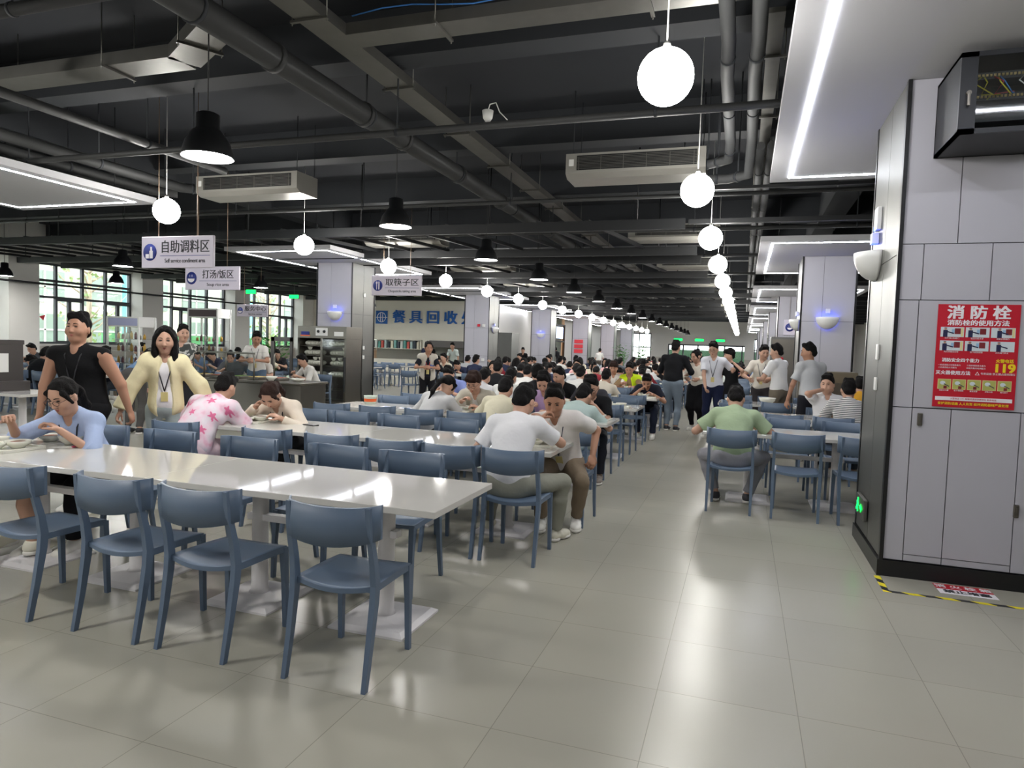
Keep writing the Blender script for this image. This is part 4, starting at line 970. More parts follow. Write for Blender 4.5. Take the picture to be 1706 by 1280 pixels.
        Vv = lo+vox*(act+acc/np.maximum(cnt, 1)[:, None]); F = []
        for axn in range(3):
            sl0 = [slice(1, -1)]*3; sl1 = [slice(1, -1)]*3; sl0[axn] = slice(0, -1); sl1[axn] = slice(1, None)
            A_, B_ = S[tuple(sl0)], S[tuple(sl1)]; off = np.array([1, 1, 1]); off[axn] = 0
            e = np.argwhere(A_ != B_)+off; u, v = (axn+1) % 3, (axn+2) % 3; du, dv = np.zeros(3, int), np.zeros(3, int); du[u] = 1; dv[v] = 1
            q = np.stack([idx[tuple((e-du-dv).T)], idx[tuple((e-dv).T)], idx[tuple(e.T)], idx[tuple((e-du).T)]], 1)
            flip = ~S[tuple(e.T)]; q[flip] = q[flip][:, ::-1]; F.append(q)
        F = np.concatenate(F); F = F[(F >= 0).all(1)]
        return Vv, F
def np_obj(name, V, F, mats, parent=None, mi=None):
    me = bpy.data.meshes.new(name); me.vertices.add(len(V)); me.vertices.foreach_set('co', np.asarray(V, np.float32).ravel())
    me.loops.add(len(F)*4); me.loops.foreach_set('vertex_index', F.ravel().astype(np.int32)); me.polygons.add(len(F))
    me.polygons.foreach_set('loop_start', (np.arange(len(F))*4).astype(np.int32)); me.polygons.foreach_set('loop_total', np.full(len(F), 4, np.int32))
    for m in (mats if isinstance(mats, (list, tuple)) else [mats]): me.materials.append(m)
    if mi is not None: me.polygons.foreach_set('material_index', mi.astype(np.int32))
    me.update(calc_edges=True); me.polygons.foreach_set('use_smooth', np.ones(len(F), bool)); me.validate()
    o = bpy.data.objects.new(name, me); C.objects.link(o)
    if parent: o.parent = parent
    return o
def folds(V, amp, sc=1., seed=0):
    amp = amp*1.7 if sc <= 1 else amp
    """cloth folds: layered sines"""
    r = random.Random(seed); d = np.zeros(len(V))
    for k in range(5):
        w = V3(r.uniform(-1, 1), r.uniform(-1, 1), r.uniform(-1, 1)); w = nrm(w)*r.uniform(14, 34)*sc; d += np.sin(V@w+r.uniform(0, 6)+1.4*np.sin(V@(nrm(V3(r.uniform(-1, 1), r.uniform(-1, 1), r.uniform(-1, 1)))*9)))
    return d/5*amp
def displaced(V, F, amp, sc=1., seed=0):
    if not amp: return V
    a, b, c = V[F[:, 0]], V[F[:, 1]], V[F[:, 2]]; n = np.cross(b-a, c-a); N = np.zeros_like(V)
    for k in range(4): np.add.at(N, F[:, k], n)
    N /= np.linalg.norm(N, axis=1)[:, None]+1e-9
    return V+N*folds(V, amp, sc, seed)[:, None]
def rot(axis, a):
    axis = nrm(axis); c, s = math.cos(a), math.sin(a); x, y, z = axis
    return np.array([[c+x*x*(1-c), x*y*(1-c)-z*s, x*z*(1-c)+y*s], [y*x*(1-c)+z*s, c+y*y*(1-c), y*z*(1-c)-x*s], [z*x*(1-c)-y*s, z*y*(1-c)+x*s, c+z*z*(1-c)]])
def ik(a, t, l1, l2, pole):
    d = t-a; L = np.linalg.norm(d); L = min(max(L, abs(l1-l2)+.02), (l1+l2)*.995); u = nrm(d); t = a+u*L
    x = (l1*l1-l2*l2+L*L)/(2*L); h = math.sqrt(max(l1*l1-x*x, 0)); p = np.asarray(pole, float); p = nrm(p-u*p.dot(u)); return a+u*x+p*h, t
def hand(f, w, d, n, curl, side, rr=1., fingers=True):
    """palm, four fingers and a thumb; w wrist, d towards fingers, n palm normal"""
    d = nrm(d); n = nrm(n-d*np.dot(n, d)); s = np.cross(d, n)*side    # s towards the thumb
    f.ell(w+d*.048, (.04*rr, .046*rr, .016*rr), [s, d, n], k=.014)
    for i, (o, L) in enumerate(((.030, .072), (.011, .08), (-.009, .075), (-.028, .06))):
        p = w+d*.078+s*o*rr; dd = nrm(d+s*o*3); a = curl*(.8+.15*i); p0 = w+d*.03+s*o*.8*rr; f.cap(p0, p, .0105*rr, .0098*rr, k=.008)
        for j, (m, r_) in enumerate(((.42, .0092), (.33, .0085), (.25, .0078))):
            ax = nrm(np.cross(dd, n)); dd = nrm(math.cos(a)*dd+math.sin(a)*n if j else math.cos(a*.7)*dd+math.sin(a*.7)*n); n2 = nrm(np.cross(ax, dd)); n = n if j == 9 else n
            q = p+dd*L*m; f.cap(p, q, r_*rr, (r_-.0006)*rr, k=.004); p = q
            # keep bending in the plane of d and n
            dn = np.dot(dd, d), np.dot(dd, n); th = math.atan2(dn[1], dn[0])+a; dd = nrm(d*math.cos(th)+n*math.sin(th)+s*o*1.5) if j < 2 else dd
    t0 = w+d*.022+s*.026*rr; t1 = t0+nrm(d*.6+s*.75+n*.35)*.036; t2 = t1+nrm(d*.95+s*.15+n*(.3+curl*.4))*.03; t3 = t2+nrm(d*.9-s*.15+n*(.4+curl*.4))*.024
    f.cap(w+d*.01+s*.01, t0, .014*rr, .014*rr, k=.012); f.cap(t0, t1, .0135*rr, .011*rr, k=.008); f.cap(t1, t2, .0105*rr, .0092*rr, k=.005); f.cap(t2, t3, .009*rr, .0078*rr, k=.004)

TOPS = {}
def cloth(rgb, nm=None, **k): return mat(nm or 'cloth_%d_%d_%d' % rgb, rgb, .85, spec=.2, noise=.04, bump=.55, bscale=8, **k)
def person(name, loc, rz, label, group=None, pose='sit', h=1.72, lean=20, hunch=15, side=0, twist=0, hp=20, hy=0, ht=0, LH=None, RH=None, Lpole=(-.75, -.15, -.65), Rpole=(.75, -.15, -.65), feet=None, knees=None, seat=.455,
           skin=None, top=(230, 230, 228), sleeve='short', bottom=(60, 64, 70), shorts=False, shoe=(230, 228, 220), hair='short', hairm=None, vox=.009, build=1., female=False, face=True, curl=.6,
           topmat=None, topfn=None, collar=False, lanyard=None, jacket=None, glasses=False, skirt=False, toe=None, hwx=None, mask=None, palmL=None, palmR=None, legs=True, hem=.0):
    S = h/1.72; skin = skin or M_skin; hairm = hairm or M_hair; r = empty(name, loc, R(rz), label, 'person', group); rd = random.Random(int(abs(loc[0]*91+loc[1]*57)))
    rr = V3(1, 0, 0)
    if pose == 'sit': pel = V3(0, 0, seat+.085)
    else: pel = V3(0, 0, .93*S)
    def dirv(pitch, sd=side): return nrm(V3(math.sin(R(sd)), math.sin(R(pitch)), math.cos(R(pitch))))
    u1, u2 = dirv(lean), dirv(lean+hunch)
    bw = build*(.92 if female else 1.)
    waist = pel+u1*.17*S; chest = waist+nrm(u1+u2)*.16*S; neck = chest+u2*.18*S
    Rt = rot(u2, -R(twist)); rt = nrm(Rt@nrm(rr-u2*u2.dot(rr))); ft = nrm(np.cross(u2, rt)); rp = rr; fp = nrm(np.cross(u1, rr))
    # head frame
    Hm = rot(V3(0, 0, 1), -R(hy+twist))@rot(V3(1, 0, 0), -R(hp))@rot(V3(0, 1, 0), R(ht)); hr, hf, hu = Hm@V3(1, 0, 0), Hm@V3(0, 1, 0), Hm@V3(0, 0, 1)
    nd = nrm(u2*.75+hu*.8); hc = neck+nd*.05*S+hu*.112
    sh = {s: neck-u2*.062*S+rt*s*.158*S*bw-ft*.0 for s in (-1, 1)}
    W_ = {-1: LH, 1: RH}; el, wr = {}, {}
    for s in (-1, 1):
        t = W_[s]
        if t is None: t = (sh[s]+V3(s*.05, .06, -.52*S)) if pose != 'sit' else V3(s*.2, .4, .56)
        pole = Rpole if s > 0 else Lpole
        el[s], wr[s] = ik(sh[s], np.array(t, float), .285*S, .25*S, pole)
    hip = {s: pel+V3(s*.09*S, 0, -.02) for s in (-1, 1)}
    if pose == 'sit':
        if feet is None: feet = [(-.13, .38), (.13, .42)]
        ank = {s: V3(feet[(s+1)//2][0], feet[(s+1)//2][1], .085 if len(feet[0]) < 3 else feet[(s+1)//2][2]) for s in (-1, 1)}
    else:
        if feet is None: feet = [(-.1, .02), (.1, -.02)]
        ank = {s: V3(feet[(s+1)//2][0], feet[(s+1)//2][1], .08 if len(feet[0]) < 3 else feet[(s+1)//2][2]) for s in (-1, 1)}
    kn = {}
    for s in (-1, 1):
        kn[s], a_ = ik(hip[s], ank[s], .43*S, .42*S, knees[(s+1)//2] if knees else ((s*.15, .8, .9) if pose == 'sit' else (s*.08, 1, 0))); ank[s] = a_
    # ---- body (skin), one continuous surface
    f = Field(); A = [rp, fp, u1]; A2 = [rt, ft, u2]
    f.ell(pel, (.155*S*bw, .11*S, .11*S), A, .05); f.ell(waist, (.13*S*bw, .095*S, .13*S), A, .06); f.ell(chest+u2*.02, (.15*S*bw, .10*S, .16*S), A2, .06)
    f.cap(sh[-1], sh[1], .050*S, None, .05); f.cap(neck-u2*.03, hc-hu*.05, .056*S, .052*S, .035)
    for s in (-1, 1): f.cap(neck-u2*.02, sh[s], .045*S, .04*S, .04)
    for s in (-1, 1):
        f.cap(sh[s], el[s], .047*S*build, .036*S*build, .03); f.cap(el[s], wr[s], .035*S*build, .026*S, .015)
        if legs:
            q = 1. if shorts else .84; f.cap(hip[s], kn[s], .08*q*S*build, .054*q*S, .04); f.cap(kn[s], ank[s], .05*q*S, .036*S, .02); f.cap(kn[s]*.65+ank[s]*.35-V3(0, .012, 0), kn[s]*.4+ank[s]*.6, .05*q*S, .04*q*S, .03)
        fd = V3(0, 1, 0) if toe is None else nrm(V3(toe[(s+1)//2], 1, 0))
        f.cap(ank[s]+V3(0, 0, -.04), ank[s]+fd*.13+V3(0, 0, -.05), .035, .03, .03)
        hd = nrm(wr[s]-el[s]); pn = (palmL if s < 0 else palmR); pn = V3(*pn) if pn is not None else nrm(V3(-s*.5, .0, -.9) if pose == 'sit' else V3(-s, .1, 0)); hand(f, wr[s], hd, pn, curl, -s*1., .95 if female else 1.05)
    hs = 1.07; nhead = len(f.p)
    def H(x, y, z): return hc+hs*(hr*x+hf*y+hu*z)
    def grow(f, i0):
        for i in range(i0, len(f.p)):
            q = list(f.p[i])
            if q[0] == 'c': q[3] *= hs; q[4] *= hs
            elif q[0] == 'e': q[2] = q[2]*hs
            f.p[i] = tuple(q)
    HA = [hr, hf, hu]; hw = 1.0
    f.ell(H(0, -.008, .022), (.074, .092, .094), HA, .01); f.ell(H(0, .02, -.045), (.063, .068, .07), HA, .035); f.ell(H(0, .055, -.09), (.032, .026, .022), HA, .03)
    f.ell(H(0, .03, -.01), (.07, .06, .06), HA, .03)
    for s in (-1, 1):
        f.ell(H(s*.04, .062, -.028), (.024, .022, .024), HA, .02); f.ell(H(s*.029, .092, .012), (.016, .012, .01), HA, .012, op=-1); f.ell(H(s*.077, -.008, -.012), (.009, .019, .031), [rot(hu, s*-.3)@hr, rot(hu, s*-.3)@hf, hu], .006)
    f.cap(H(0, .086, .016), H(0, .104, -.024), .007, .011, .01); f.ell(H(0, .098, -.03), (.018, .012, .009), HA, .008); f.cap(H(-.018, .079, -.056), H(.018, .079, -.056), .008, .008, .008)
    grow(f, nhead); Vv, F = f.mesh(vox); o = np_obj('body', Vv, F, skin, r)
    if face:
        b = MB()
        for s in (-1, 1):
            c = H(s*.03, .0835, .012)
            g = bmesh.ops.create_uvsphere(b.b, u_segments=12, v_segments=8, radius=1.); M = Matrix([list(hr*.0135), list(hf*.006), list(hu*.0048)]).transposed()
            for v in g['verts']: v.co = M@v.co+Vector(c)
        b.build('eye', M_eye, r)
        b = MB()
        for s in (-1, 1): b.tube([H(s*.014, .0925, .032), H(s*.03, .0915, .037), H(s*.047, .08, .032)], [.0028, .0036, .0016], 6)
        b.build('eyebrow', M_hair, r)
        b = MB(); b.tube([H(-.023, .08, -.058), H(-.008, .0895, -.0545), H(.008, .0895, -.0545), H(.023, .08, -.058)], [.0015, .0042, .0042, .0015], 6); b.tube([H(-.018, .082, -.061), H(0, .0895, -.063), H(.018, .082, -.061)], [.0015, .0048, .0015], 6); b.build('lips', M_lip, r)
    # ---- hair
    if hair:
        f = Field()
        f.ell(H(0, -.014, .034), (.081, .095, .09), HA, .01)
        if hair in ('short', 'flop', 'cropped'):
            f.cap(H(-.03, .04, .105), H(.035, .045, .108), .03, .028, .03); f.cap(H(-.03, -.03, .115), H(.03, -.03, .115), .03, .03, .03)
            if hair == 'flop': f.cap(H(-.04, .06, .085), H(.05, .065, .082), .028, .026, .03); f.ell(H(0, -.03, .05), (.093, .09, .088), HA, .02)
            f.plane(H(0, .068 if hair != 'flop' else .1, .08), hf*.86-hu*.5); f.ell(H(0, -.055, -.03), (.066, .05, .05), HA, .02); f.plane(H(0, 0, -.068 if hair != 'cropped' else -.04), -hu*.9+hf*.3)
            f.plane(H(0, .01, -.01), hf*.9-hu*.45, lim=(H(.0, .06, -.05), .1))
        else:
            f.plane(H(0, .06, .085), hf*.8-hu*.6, lim=(H(0, .1, .0), .115))
            f.plane(H(0, .03, -.02), hf*.8-hu*.6, lim=(H(0, .09, -.04), .075))
            if hair in ('pony', 'bun'):
                f.plane(H(0, 0, -.055), -hu)
                if hair == 'pony': f.cap(H(0, -.1, .02), H(.01, -.135, -.05), .024, .03, .02); f.cap(H(.01, -.135, -.05), H(.02, -.125, -.2)-ft*.03, .03, .024, .02); f.cap(H(.02, -.125, -.2)-ft*.03, H(.03, -.11, -.3)-ft*.03, .024, .007, .02)
                else: f.ell(H(0, -.085, .085), (.04, .04, .035), HA, .01)
                for s in (-1, 1): f.cap(H(s*.06, .05, .05), H(s*.074, .03, -.03), .018, .01, .02)
            else:   # long, loose
                for s in (-1, 1):
                    f.cap(H(s*.03, .055, .1), H(s*.074, .045, .02), .018, .016, .02); f.cap(H(s*.074, .045, .02), H(s*.08, .035, -.1), .016, .02, .02); f.ell(H(s*.083, .005, -.07), (.022, .045, .11), HA, .03); f.ell(H(s*.074, .05, -.2), (.032, .028, .13), HA, .03)
                    f.ell(H(s*.055, -.06, -.08), (.05, .045, .15), HA, .04)
        grow(f, 0); Vh, Fh = f.mesh(vox*.9); Vh = displaced(Vh, Fh, .0065, 4.5, 3); np_obj('hair', Vh, Fh, hairm, r)
    if glasses:
        b = MB()
        for s in (-1, 1):
            c = H(s*.032, .108, .008); b.tube([c+hr*.024*math.cos(t)+hu*.019*math.sin(t) for t in [2*PI*k/20 for k in range(21)]], .0018, 6, caps=False); b.tube([H(s*.056, .106, .012), H(s*.079, .03, .008), H(s*.08, -.005, .0)], .0016, 5)
        b.tube([H(-.009, .11, .01), H(.009, .11, .01)], .0018, 5); b.build('glasses', M_trimb, r)
    # ---- top
    def torso(f, g, w=1., low=0.):
        g = g+.0
        f.ell(pel+u1*.03-u1*low, ((.165+g)*S*bw*w, (.12+g)*S*w, (.12+g)*S), A, .05); f.ell(waist, ((.145+g)*S*bw*w, (.108+g)*S*w, (.15)*S), A, .08)
        f.ell(chest+u2*.01*S, ((.16+g)*S*bw, (.112+g)*S, (.17+g*.5)*S), A2, .06); f.cap(sh[-1], sh[1], (.056+g)*S, None, .05); f.cap(neck-u2*.06*S-ft*.01, neck-u2*.0*S, .08*S, .058*S, .04)
        for s in (-1, 1): f.cap(neck-u2*.025*S-ft*.01, sh[s], (.05+g)*S, (.05+g)*S, .04)
    def sleeves(f, g, kind):
        g = g+.006
        for s in (-1, 1):
            if kind == 'none': f.cap(sh[s]-rt*s*.02, sh[s]+(el[s]-sh[s])*.03+rt*s*.005, (.05+g)*S, (.05+g)*S, .03, cut=True)
            elif kind == 'short': f.cap(sh[s], sh[s]+(el[s]-sh[s])*.72, (.056+g)*S*build, (.06+g)*S*build, .03, cut=True)
            elif kind == 'elbow': f.cap(sh[s], el[s], (.058+g)*S, (.056+g)*S, .03); f.cap(el[s], el[s]+(wr[s]-el[s])*.12, (.054+g)*S, (.056+g)*S, .01, cut=True)
            else: f.cap(sh[s], el[s], (.056+g)*S*build, (.05+g)*S*build, .03); f.cap(el[s], el[s]+(wr[s]-el[s])*.93, (.05+g)*S*build, (.037+g)*S, .02, cut=True)
    f = Field(); torso(f, .008 if pose != 'sit' else .012); sleeves(f, .0, sleeve)
    if collar:
        for s in (-1, 1): f.cap(neck+ft*.055+rt*s*.012-u2*.02, neck-ft*.0+rt*s*.058+u2*.02, .011, .013, .008); f.cap(neck+rt*s*.058+u2*.02, neck-ft*.055+u2*.022, .013, .013, .008)
    f.cap(neck-u2*.05+ft*.02, neck+nd*.06+ft*.012, .047*S, .058*S, .006, op=-1)
    f.cap(neck+ft*.075+u2*.01, neck+ft*.05-u2*(.045 if not collar else .09), .035, .018 if not collar else .006, .01, op=-1)
    bot = pel-u1*((.06 if pose == 'sit' else .1)+hem)*S; f.plane(bot, -u1, lim=(bot, .3))
    Vt, Ft = f.mesh(vox); Vt = displaced(Vt, Ft, .007, 1., rd.randint(0, 99)); tm = topmat or cloth(top)
    mi = None; tms = [tm]
    if topfn: mi, extra = topfn(Vt[Ft].mean(1), dict(chest=chest, waist=waist, rt=rt, ft=ft, u=u2, neck=neck, pel=pel)); tms = [tm]+extra
    np_obj('shirt', Vt, Ft, tms, r, mi)
    if jacket:
        f = Field(); torso(f, .03, 1.04, .02 if jacket.get('long') else 0); sleeves(f, .026 if jacket.get('sleeve', 'long') != 'none' else .01, jacket.get('sleeve', 'long'))
        f.cap(neck-u2*.05+ft*.02, neck+nd*.08+ft*.02, .06*S, .075*S, .006, op=-1)
        # open front
        c0, c1 = neck+ft*.12, pel+fp*.16; f.cap(c0+u2*.02, c0*.5+c1*.5, .045, .07, .01, op=-1); f.cap(c0*.5+c1*.5, c1-u1*.12, .07, .085, .01, op=-1)
        if jacket.get('hood'): f.cap(neck-ft*.06-rt*.06+u2*.02, neck-ft*.06+rt*.06+u2*.02, .04, .04, .03)
        bt = pel-u1*(.12*S); f.plane(bt, -u1, lim=(bt, .35)); Vj, Fj = f.mesh(vox); Vj = displaced(Vj, Fj, .01, .9, 7)
        np_obj('jacket' if jacket.get('sleeve') != 'none' else 'vest', Vj, Fj, jacket['mat'], r)
    # ---- trousers
    if legs:
        f = Field(); f.ell(pel-u1*.02, (.168*S*bw, .122*S, .115*S), A, .05)
        for s in (-1, 1):
            e = .93 if not shorts else .12
            f.cap(hip[s], kn[s], .096*S*build, .064*S, .05)
            if not shorts: f.cap(kn[s]*.65+ank[s]*.35-V3(0, .012, 0), kn[s]*.4+ank[s]*.6, .062*S, .05*S, .03)
            f.cap(kn[s], kn[s]+(ank[s]-kn[s])*e, .064*S, (.052 if not shorts else .08)*S, .02, cut=True)
        if skirt: f.cap(hip[-1], kn[-1], .12, .1, .06); f.cap(hip[1], kn[1], .12, .1, .06)
        Vb, Fb = f.mesh(vox); Vb = displaced(Vb, Fb, .006, 1., 5); np_obj('shorts' if shorts else 'trousers', Vb, Fb, cloth(bottom), r)
        f2 = []
        for s in (-1, 1):
            fd = V3(0, 1, 0) if toe is None else nrm(V3(toe[(s+1)//2], 1, 0)); sd = V3(fd[1], -fd[0], 0); a = ank[s]; z0 = a[2]-.082
            f = Field(); f.ell(a+fd*.135+V3(0, 0, -.05), (.047, .075, .036), [sd, fd, V3(0, 0, 1)], .02); f.cap(a+V3(0, 0, -.03)-fd*.02, a+fd*.08+V3(0, 0, -.045), .044, .045, .03); f.cap(a+V3(0, 0, -.02), a+V3(0, 0, .012), .046, .043, .02, cut=True)
            f.plane(V3(0, 0, z0+.012), (0, 0, -1)); Vs, Fs = f.mesh(.007); sm = np_obj('shoe', Vs, Fs, mat('shoe_%d_%d_%d' % shoe, shoe, .6), r)
            f = Field(); f.ell(a+fd*.13+V3(0, 0, -.068), (.052, .085, .03), [sd, fd, V3(0, 0, 1)], .02); f.ell(a-fd*.01+V3(0, 0, -.068), (.046, .055, .03), [sd, fd, V3(0, 0, 1)], .04)
            f.plane(V3(0, 0, z0+.001), (0, 0, -1)); f.plane(V3(0, 0, z0+.03), (0, 0, 1)); Vs, Fs = f.mesh(.007); np_obj('sole', Vs, Fs, mat('sole_white', (225, 222, 214), .6), sm)
    if lanyard:
        b = MB(); g = .145 if not jacket else .15; cb = chest+ft*(.128*S+.004)-u2*.0; lo_ = waist+ft*(.13*S+.01)+u2*.02
        for s in (-1, 1): b.tube([neck-ft*.05+rt*s*.045+u2*.0, neck+rt*s*.078-u2*.0+ft*.02, neck+rt*s*.068+ft*.09*S-u2*.05, cb+rt*s*.035, lo_], .0055, 5)
        b.build('lanyard', mat('lanyard_%d' % lanyard[0], lanyard, .6), r)
        b = MB(); M = Matrix([list(rt), list(ft), list(u2)]).transposed().to_4x4(); M.translation = Vector(lo_-u2*.05+ft*.008); b.box(-.03, .03, -.002, .002, -.045, .045, 0, M); b.build('badge', mat('badge_card', (220, 206, 140), .4), r)
    return r, dict(neck=neck, hc=hc, wr=wr, hf=hf)

# ------------------------------------------------------------------ people
def wave_mat(name, a, c, sc):
    m = mat(name, a, .85); nt, bs = nodes(m); tc = nt.nodes.new('ShaderNodeTexCoord'); w = nt.nodes.new('ShaderNodeTexWave'); w.bands_direction = 'Z'; w.inputs['Scale'].default_value = sc; w.inputs['Distortion'].default_value = .6
    nt.links.new(tc.outputs['Object'], w.inputs[0]); r = nt.nodes.new('ShaderNodeValToRGB'); r.color_ramp.interpolation = 'CONSTANT'; r.color_ramp.elements[0].color = srgb(*a); r.color_ramp.elements[1].position = .38; r.color_ramp.elements[1].color = srgb(*c)
    nt.links.new(w.outputs[0], r.inputs[0]); nt.links.new(r.outputs[0], bs.inputs['Base Color']); return m
def blotch_mat(name, cols, sc, pos, interp='CONSTANT', vor=False):
    m = mat(name, cols[0], .85); nt, bs = nodes(m); tc = nt.nodes.new('ShaderNodeTexCoord'); w = nt.nodes.new('ShaderNodeTexVoronoi' if vor else 'ShaderNodeTexNoise'); w.inputs['Scale'].default_value = sc
    nt.links.new(tc.outputs['Object'], w.inputs['Vector']); r = nt.nodes.new('ShaderNodeValToRGB'); r.color_ramp.interpolation = interp; e = r.color_ramp.elements
    e[0].color = srgb(*cols[0]); e[0].position = pos[0]; e[1].color = srgb(*cols[1]); e[1].position = pos[1]
    for c, p in zip(cols[2:], pos[2:]): n = e.new(p); n.color = srgb(*c)
    nt.links.new(w.outputs['Color' if vor else 'Fac'], r.inputs[0]); nt.links.new(r.outputs[0], bs.inputs['Base Color']); return m
M_tie = blotch_mat('tie_dye_pink', [(222, 212, 220), (226, 196, 210), (214, 150, 176)], 9, [.4, .56, .7], 'LINEAR'); M_star = mat('star_pink', (214, 108, 148), .85)
def stars(c, k):
    a = (c-k['chest'])@k['rt']; t = (c-k['chest'])@k['u']; back = (c-k['chest'])@k['ft'] < 0.03; mi = np.zeros(len(c), int)
    for x, y, s, ph in ((.07, .09, .05, .2), (-.13, .02, .035, .9), (-.02, -.08, .04, .4), (.17, -.05, .04, .1), (-.06, .16, .04, .6), (.02, -.22, .045, .3), (-.16, -.14, .035, .8), (.15, -.2, .04, .5), (-.24, .05, .035, .3), (.25, .06, .04, .9)):
        dx, dy = a-x, t-y; r = np.hypot(dx, dy); th = (np.arctan2(dy, dx)+ph) % (2*PI/5); u = np.abs(th-PI/5)/(PI/5); R_ = s*(.42+.58*u**1.3); mi[(r < R_) & back] = 1
    return mi, [M_star]
GREY_T = (202, 204, 206); WHITE_T = (226, 226, 228); BLK = (22, 23, 26)
def stand(x, y, rz, lab, **k): k.setdefault('group', None); return person('person', (x, y, 0), rz, lab, pose='stand', **k)
def sit(x, row, tside, lab, rz=0, dy=0, **k):
    y = ROWS[row]-.12 if tside == 0 else ROWS[row]+.91
    k.setdefault('LH', (-.13, .5, .8)); k.setdefault('RH', (.11, .47, .87)); k.setdefault('hp', 30)
    return person('person', (x, y+dy, 0), (0 if tside == 0 else 180)+rz, lab, **k)
NV = .0068
# foreground diners
sit(-4.75, 0, 0, 'person at the left picture edge, only shorts and white sneakers in view', side=-14, lean=5, bottom=(176, 150, 104), shorts=True, skin=M_skin, feet=[(-.1, .4, .12), (.26, .46, .13)], knees=[(-.2, .8, .9), (.5, .8, .9)], LH=(-.2, .3, .6), RH=(-.1, .3, .6), top=(200, 190, 170), vox=NV, shoe=(226, 222, 204))
P2, _ = sit(-4.62, 0, 1, 'woman with glasses in light blue shirt eating at the nearest table', rz=14, lean=22, hunch=12, hp=30, hy=4, female=True, glasses=True, hair='pony', top=(160, 176, 208), sleeve='elbow', collar=True, lanyard=(34, 34, 44), LH=(-.06, .42, .87), RH=(.24, .5, .93), bottom=(24, 24, 28), vox=.006, h=1.64, palmL=(.3, .2, -.9), palmR=(-.4, .2, -.9), curl=.7)
sit(-4.74, 1, 0, 'person in white T-shirt with pink stars, back to the camera', lean=25, hunch=24, side=6, hp=35, hy=-8, topmat=M_tie, topfn=stars, top=(222, 212, 220), bottom=(214, 190, 200), RH=(.16, .40, .86), LH=(-.16, .44, .8), build=1.26, h=1.78, vox=NV, hem=.06)
sit(-4.30, 1, 1, 'woman in cream shirt with a short ponytail, head bent over the second table', dy=-.03, lean=27, hunch=24, hp=55, hy=-10, female=True, hair='pony', hairm=M_hairb, top=(220, 208, 192), sleeve='long', collar=True, lanyard=(34, 36, 46), LH=(-.15, .46, .8), RH=(.14, .46, .9), bottom=(22, 22, 24), vox=NV)
sit(-1.64, 1, 0, 'man in plain white T-shirt with grey trousers, back to the camera', dy=-.08, lean=20, hunch=16, side=-1, hp=38, hy=6, top=WHITE_T, bottom=(142, 142, 130), RH=(.12, .5, .96), Rpole=(.8, -.1, -.7), LH=(-.2, .3, .62), Lpole=(-.6, -.7, -.3), feet=[(-.32, .5), (.27, .46, .1)], knees=[(-.2, .8, .9), (.75, .75, .8)], toe=[-.2, .3], h=1.76, vox=NV, shoe=(224, 220, 202), hem=.05, curl=.9)
sit(-1.50, 1, 1, 'man in white polo with khaki trousers, head low, facing the camera', dy=.0, rz=12, lean=26, hunch=12, side=7, hp=30, hy=2, skin=M_skin2, top=(222, 218, 214), collar=True, lanyard=(38, 44, 70), bottom=(128, 114, 96), RH=(.18, .42, .96), LH=(-.27, .2, .64), Lpole=(-.5, -.8, .1), feet=[(-.15, .2), (.15, .3)], h=1.76, build=1.08, vox=NV, curl=1.0, hair='short')
sit(-1.78, 2, 0, 'man in pale mint T-shirt leaning far over the third table, back to the camera', lean=34, hunch=18, side=6, hp=40, hy=10, top=(172, 190, 186), bottom=(176, 190, 190), LH=(-.12, .5, .8), RH=(.22, .5, .82), vox=.008, hem=.08)
sit(-1.72, 2, 1, 'man with glasses in black T-shirt facing the camera by the aisle at the third table', lean=26, hunch=12, hp=30, rz=8, glasses=True, top=BLK, bottom=(30, 32, 40), RH=(.12, .4, .95), LH=(-.05, .4, .9), shoe=(120, 110, 100), h=1.76, vox=.008)
sit(-3.5, 2, 0, 'woman in pale grey shirt with long ponytail, back to the camera', lean=26, hunch=22, side=8, hp=40, hy=25, female=True, hair='pony', top=(186, 186, 186), sleeve='elbow', bottom=(30, 30, 34), vox=.008)
sit(-3.15, 2, 1, 'person with glasses in light grey jacket over a dark collar, facing the camera', lean=26, hunch=14, hp=32, glasses=True, hair='flop', hairm=M_hairb, top=(210, 208, 204), collar=True, jacket=dict(mat=cloth((178, 174, 160))), lanyard=(30, 30, 34), bottom=(28, 28, 32), vox=.008)
sit(-2.68, 2, 0, 'man in cream T-shirt seen from behind, next to the white T-shirt', lean=30, hunch=18, side=4, hp=30, top=(206, 200, 176), bottom=(60, 60, 64), vox=.009)
sit(-2.27, 2, 1, 'man in purple T-shirt, mostly hidden by the man in the white polo', lean=14, hunch=12, hp=40, top=(166, 140, 178), vox=.009)
sit(-4.45, 3, 1, 'man in periwinkle blue shirt facing the camera, head down', lean=26, hunch=14, hp=38, top=(126, 140, 196), collar=True, lanyard=(34, 38, 60), vox=.009, build=1.1)
sit(-2.86, 3, 0, 'person in black with thick black hair, back to the camera', lean=18, hunch=14, hp=20, hair='flop', top=BLK, sleeve='long', vox=.01, h=1.8)
sit(-2.62, 3, 1, 'man in black T-shirt facing left across the fourth table row', lean=20, hunch=12, hp=25, hy=30, top=BLK, vox=.01)
sit(-2.15, 3, 1, 'man in dark grey T-shirt with bowed head, facing the camera', lean=30, hunch=16, hp=45, top=(62, 62, 68), vox=.01, build=1.1)
sit(-3.3, 3, 0, 'man in white shirt with black hair behind the cream T-shirt', lean=24, hunch=16, hp=30, top=(210, 210, 206), vox=.01)
sit(-3.8, 3, 0, 'man in light shirt reaching over the fourth table row', lean=26, hunch=16, side=8, hp=30, top=(206, 206, 208), vox=.01)
sit(-2.75, 4, 0, 'man in white T-shirt, fifth row, back to the camera, left one', lean=24, hunch=14, hp=30, top=(216, 214, 210), vox=.011)
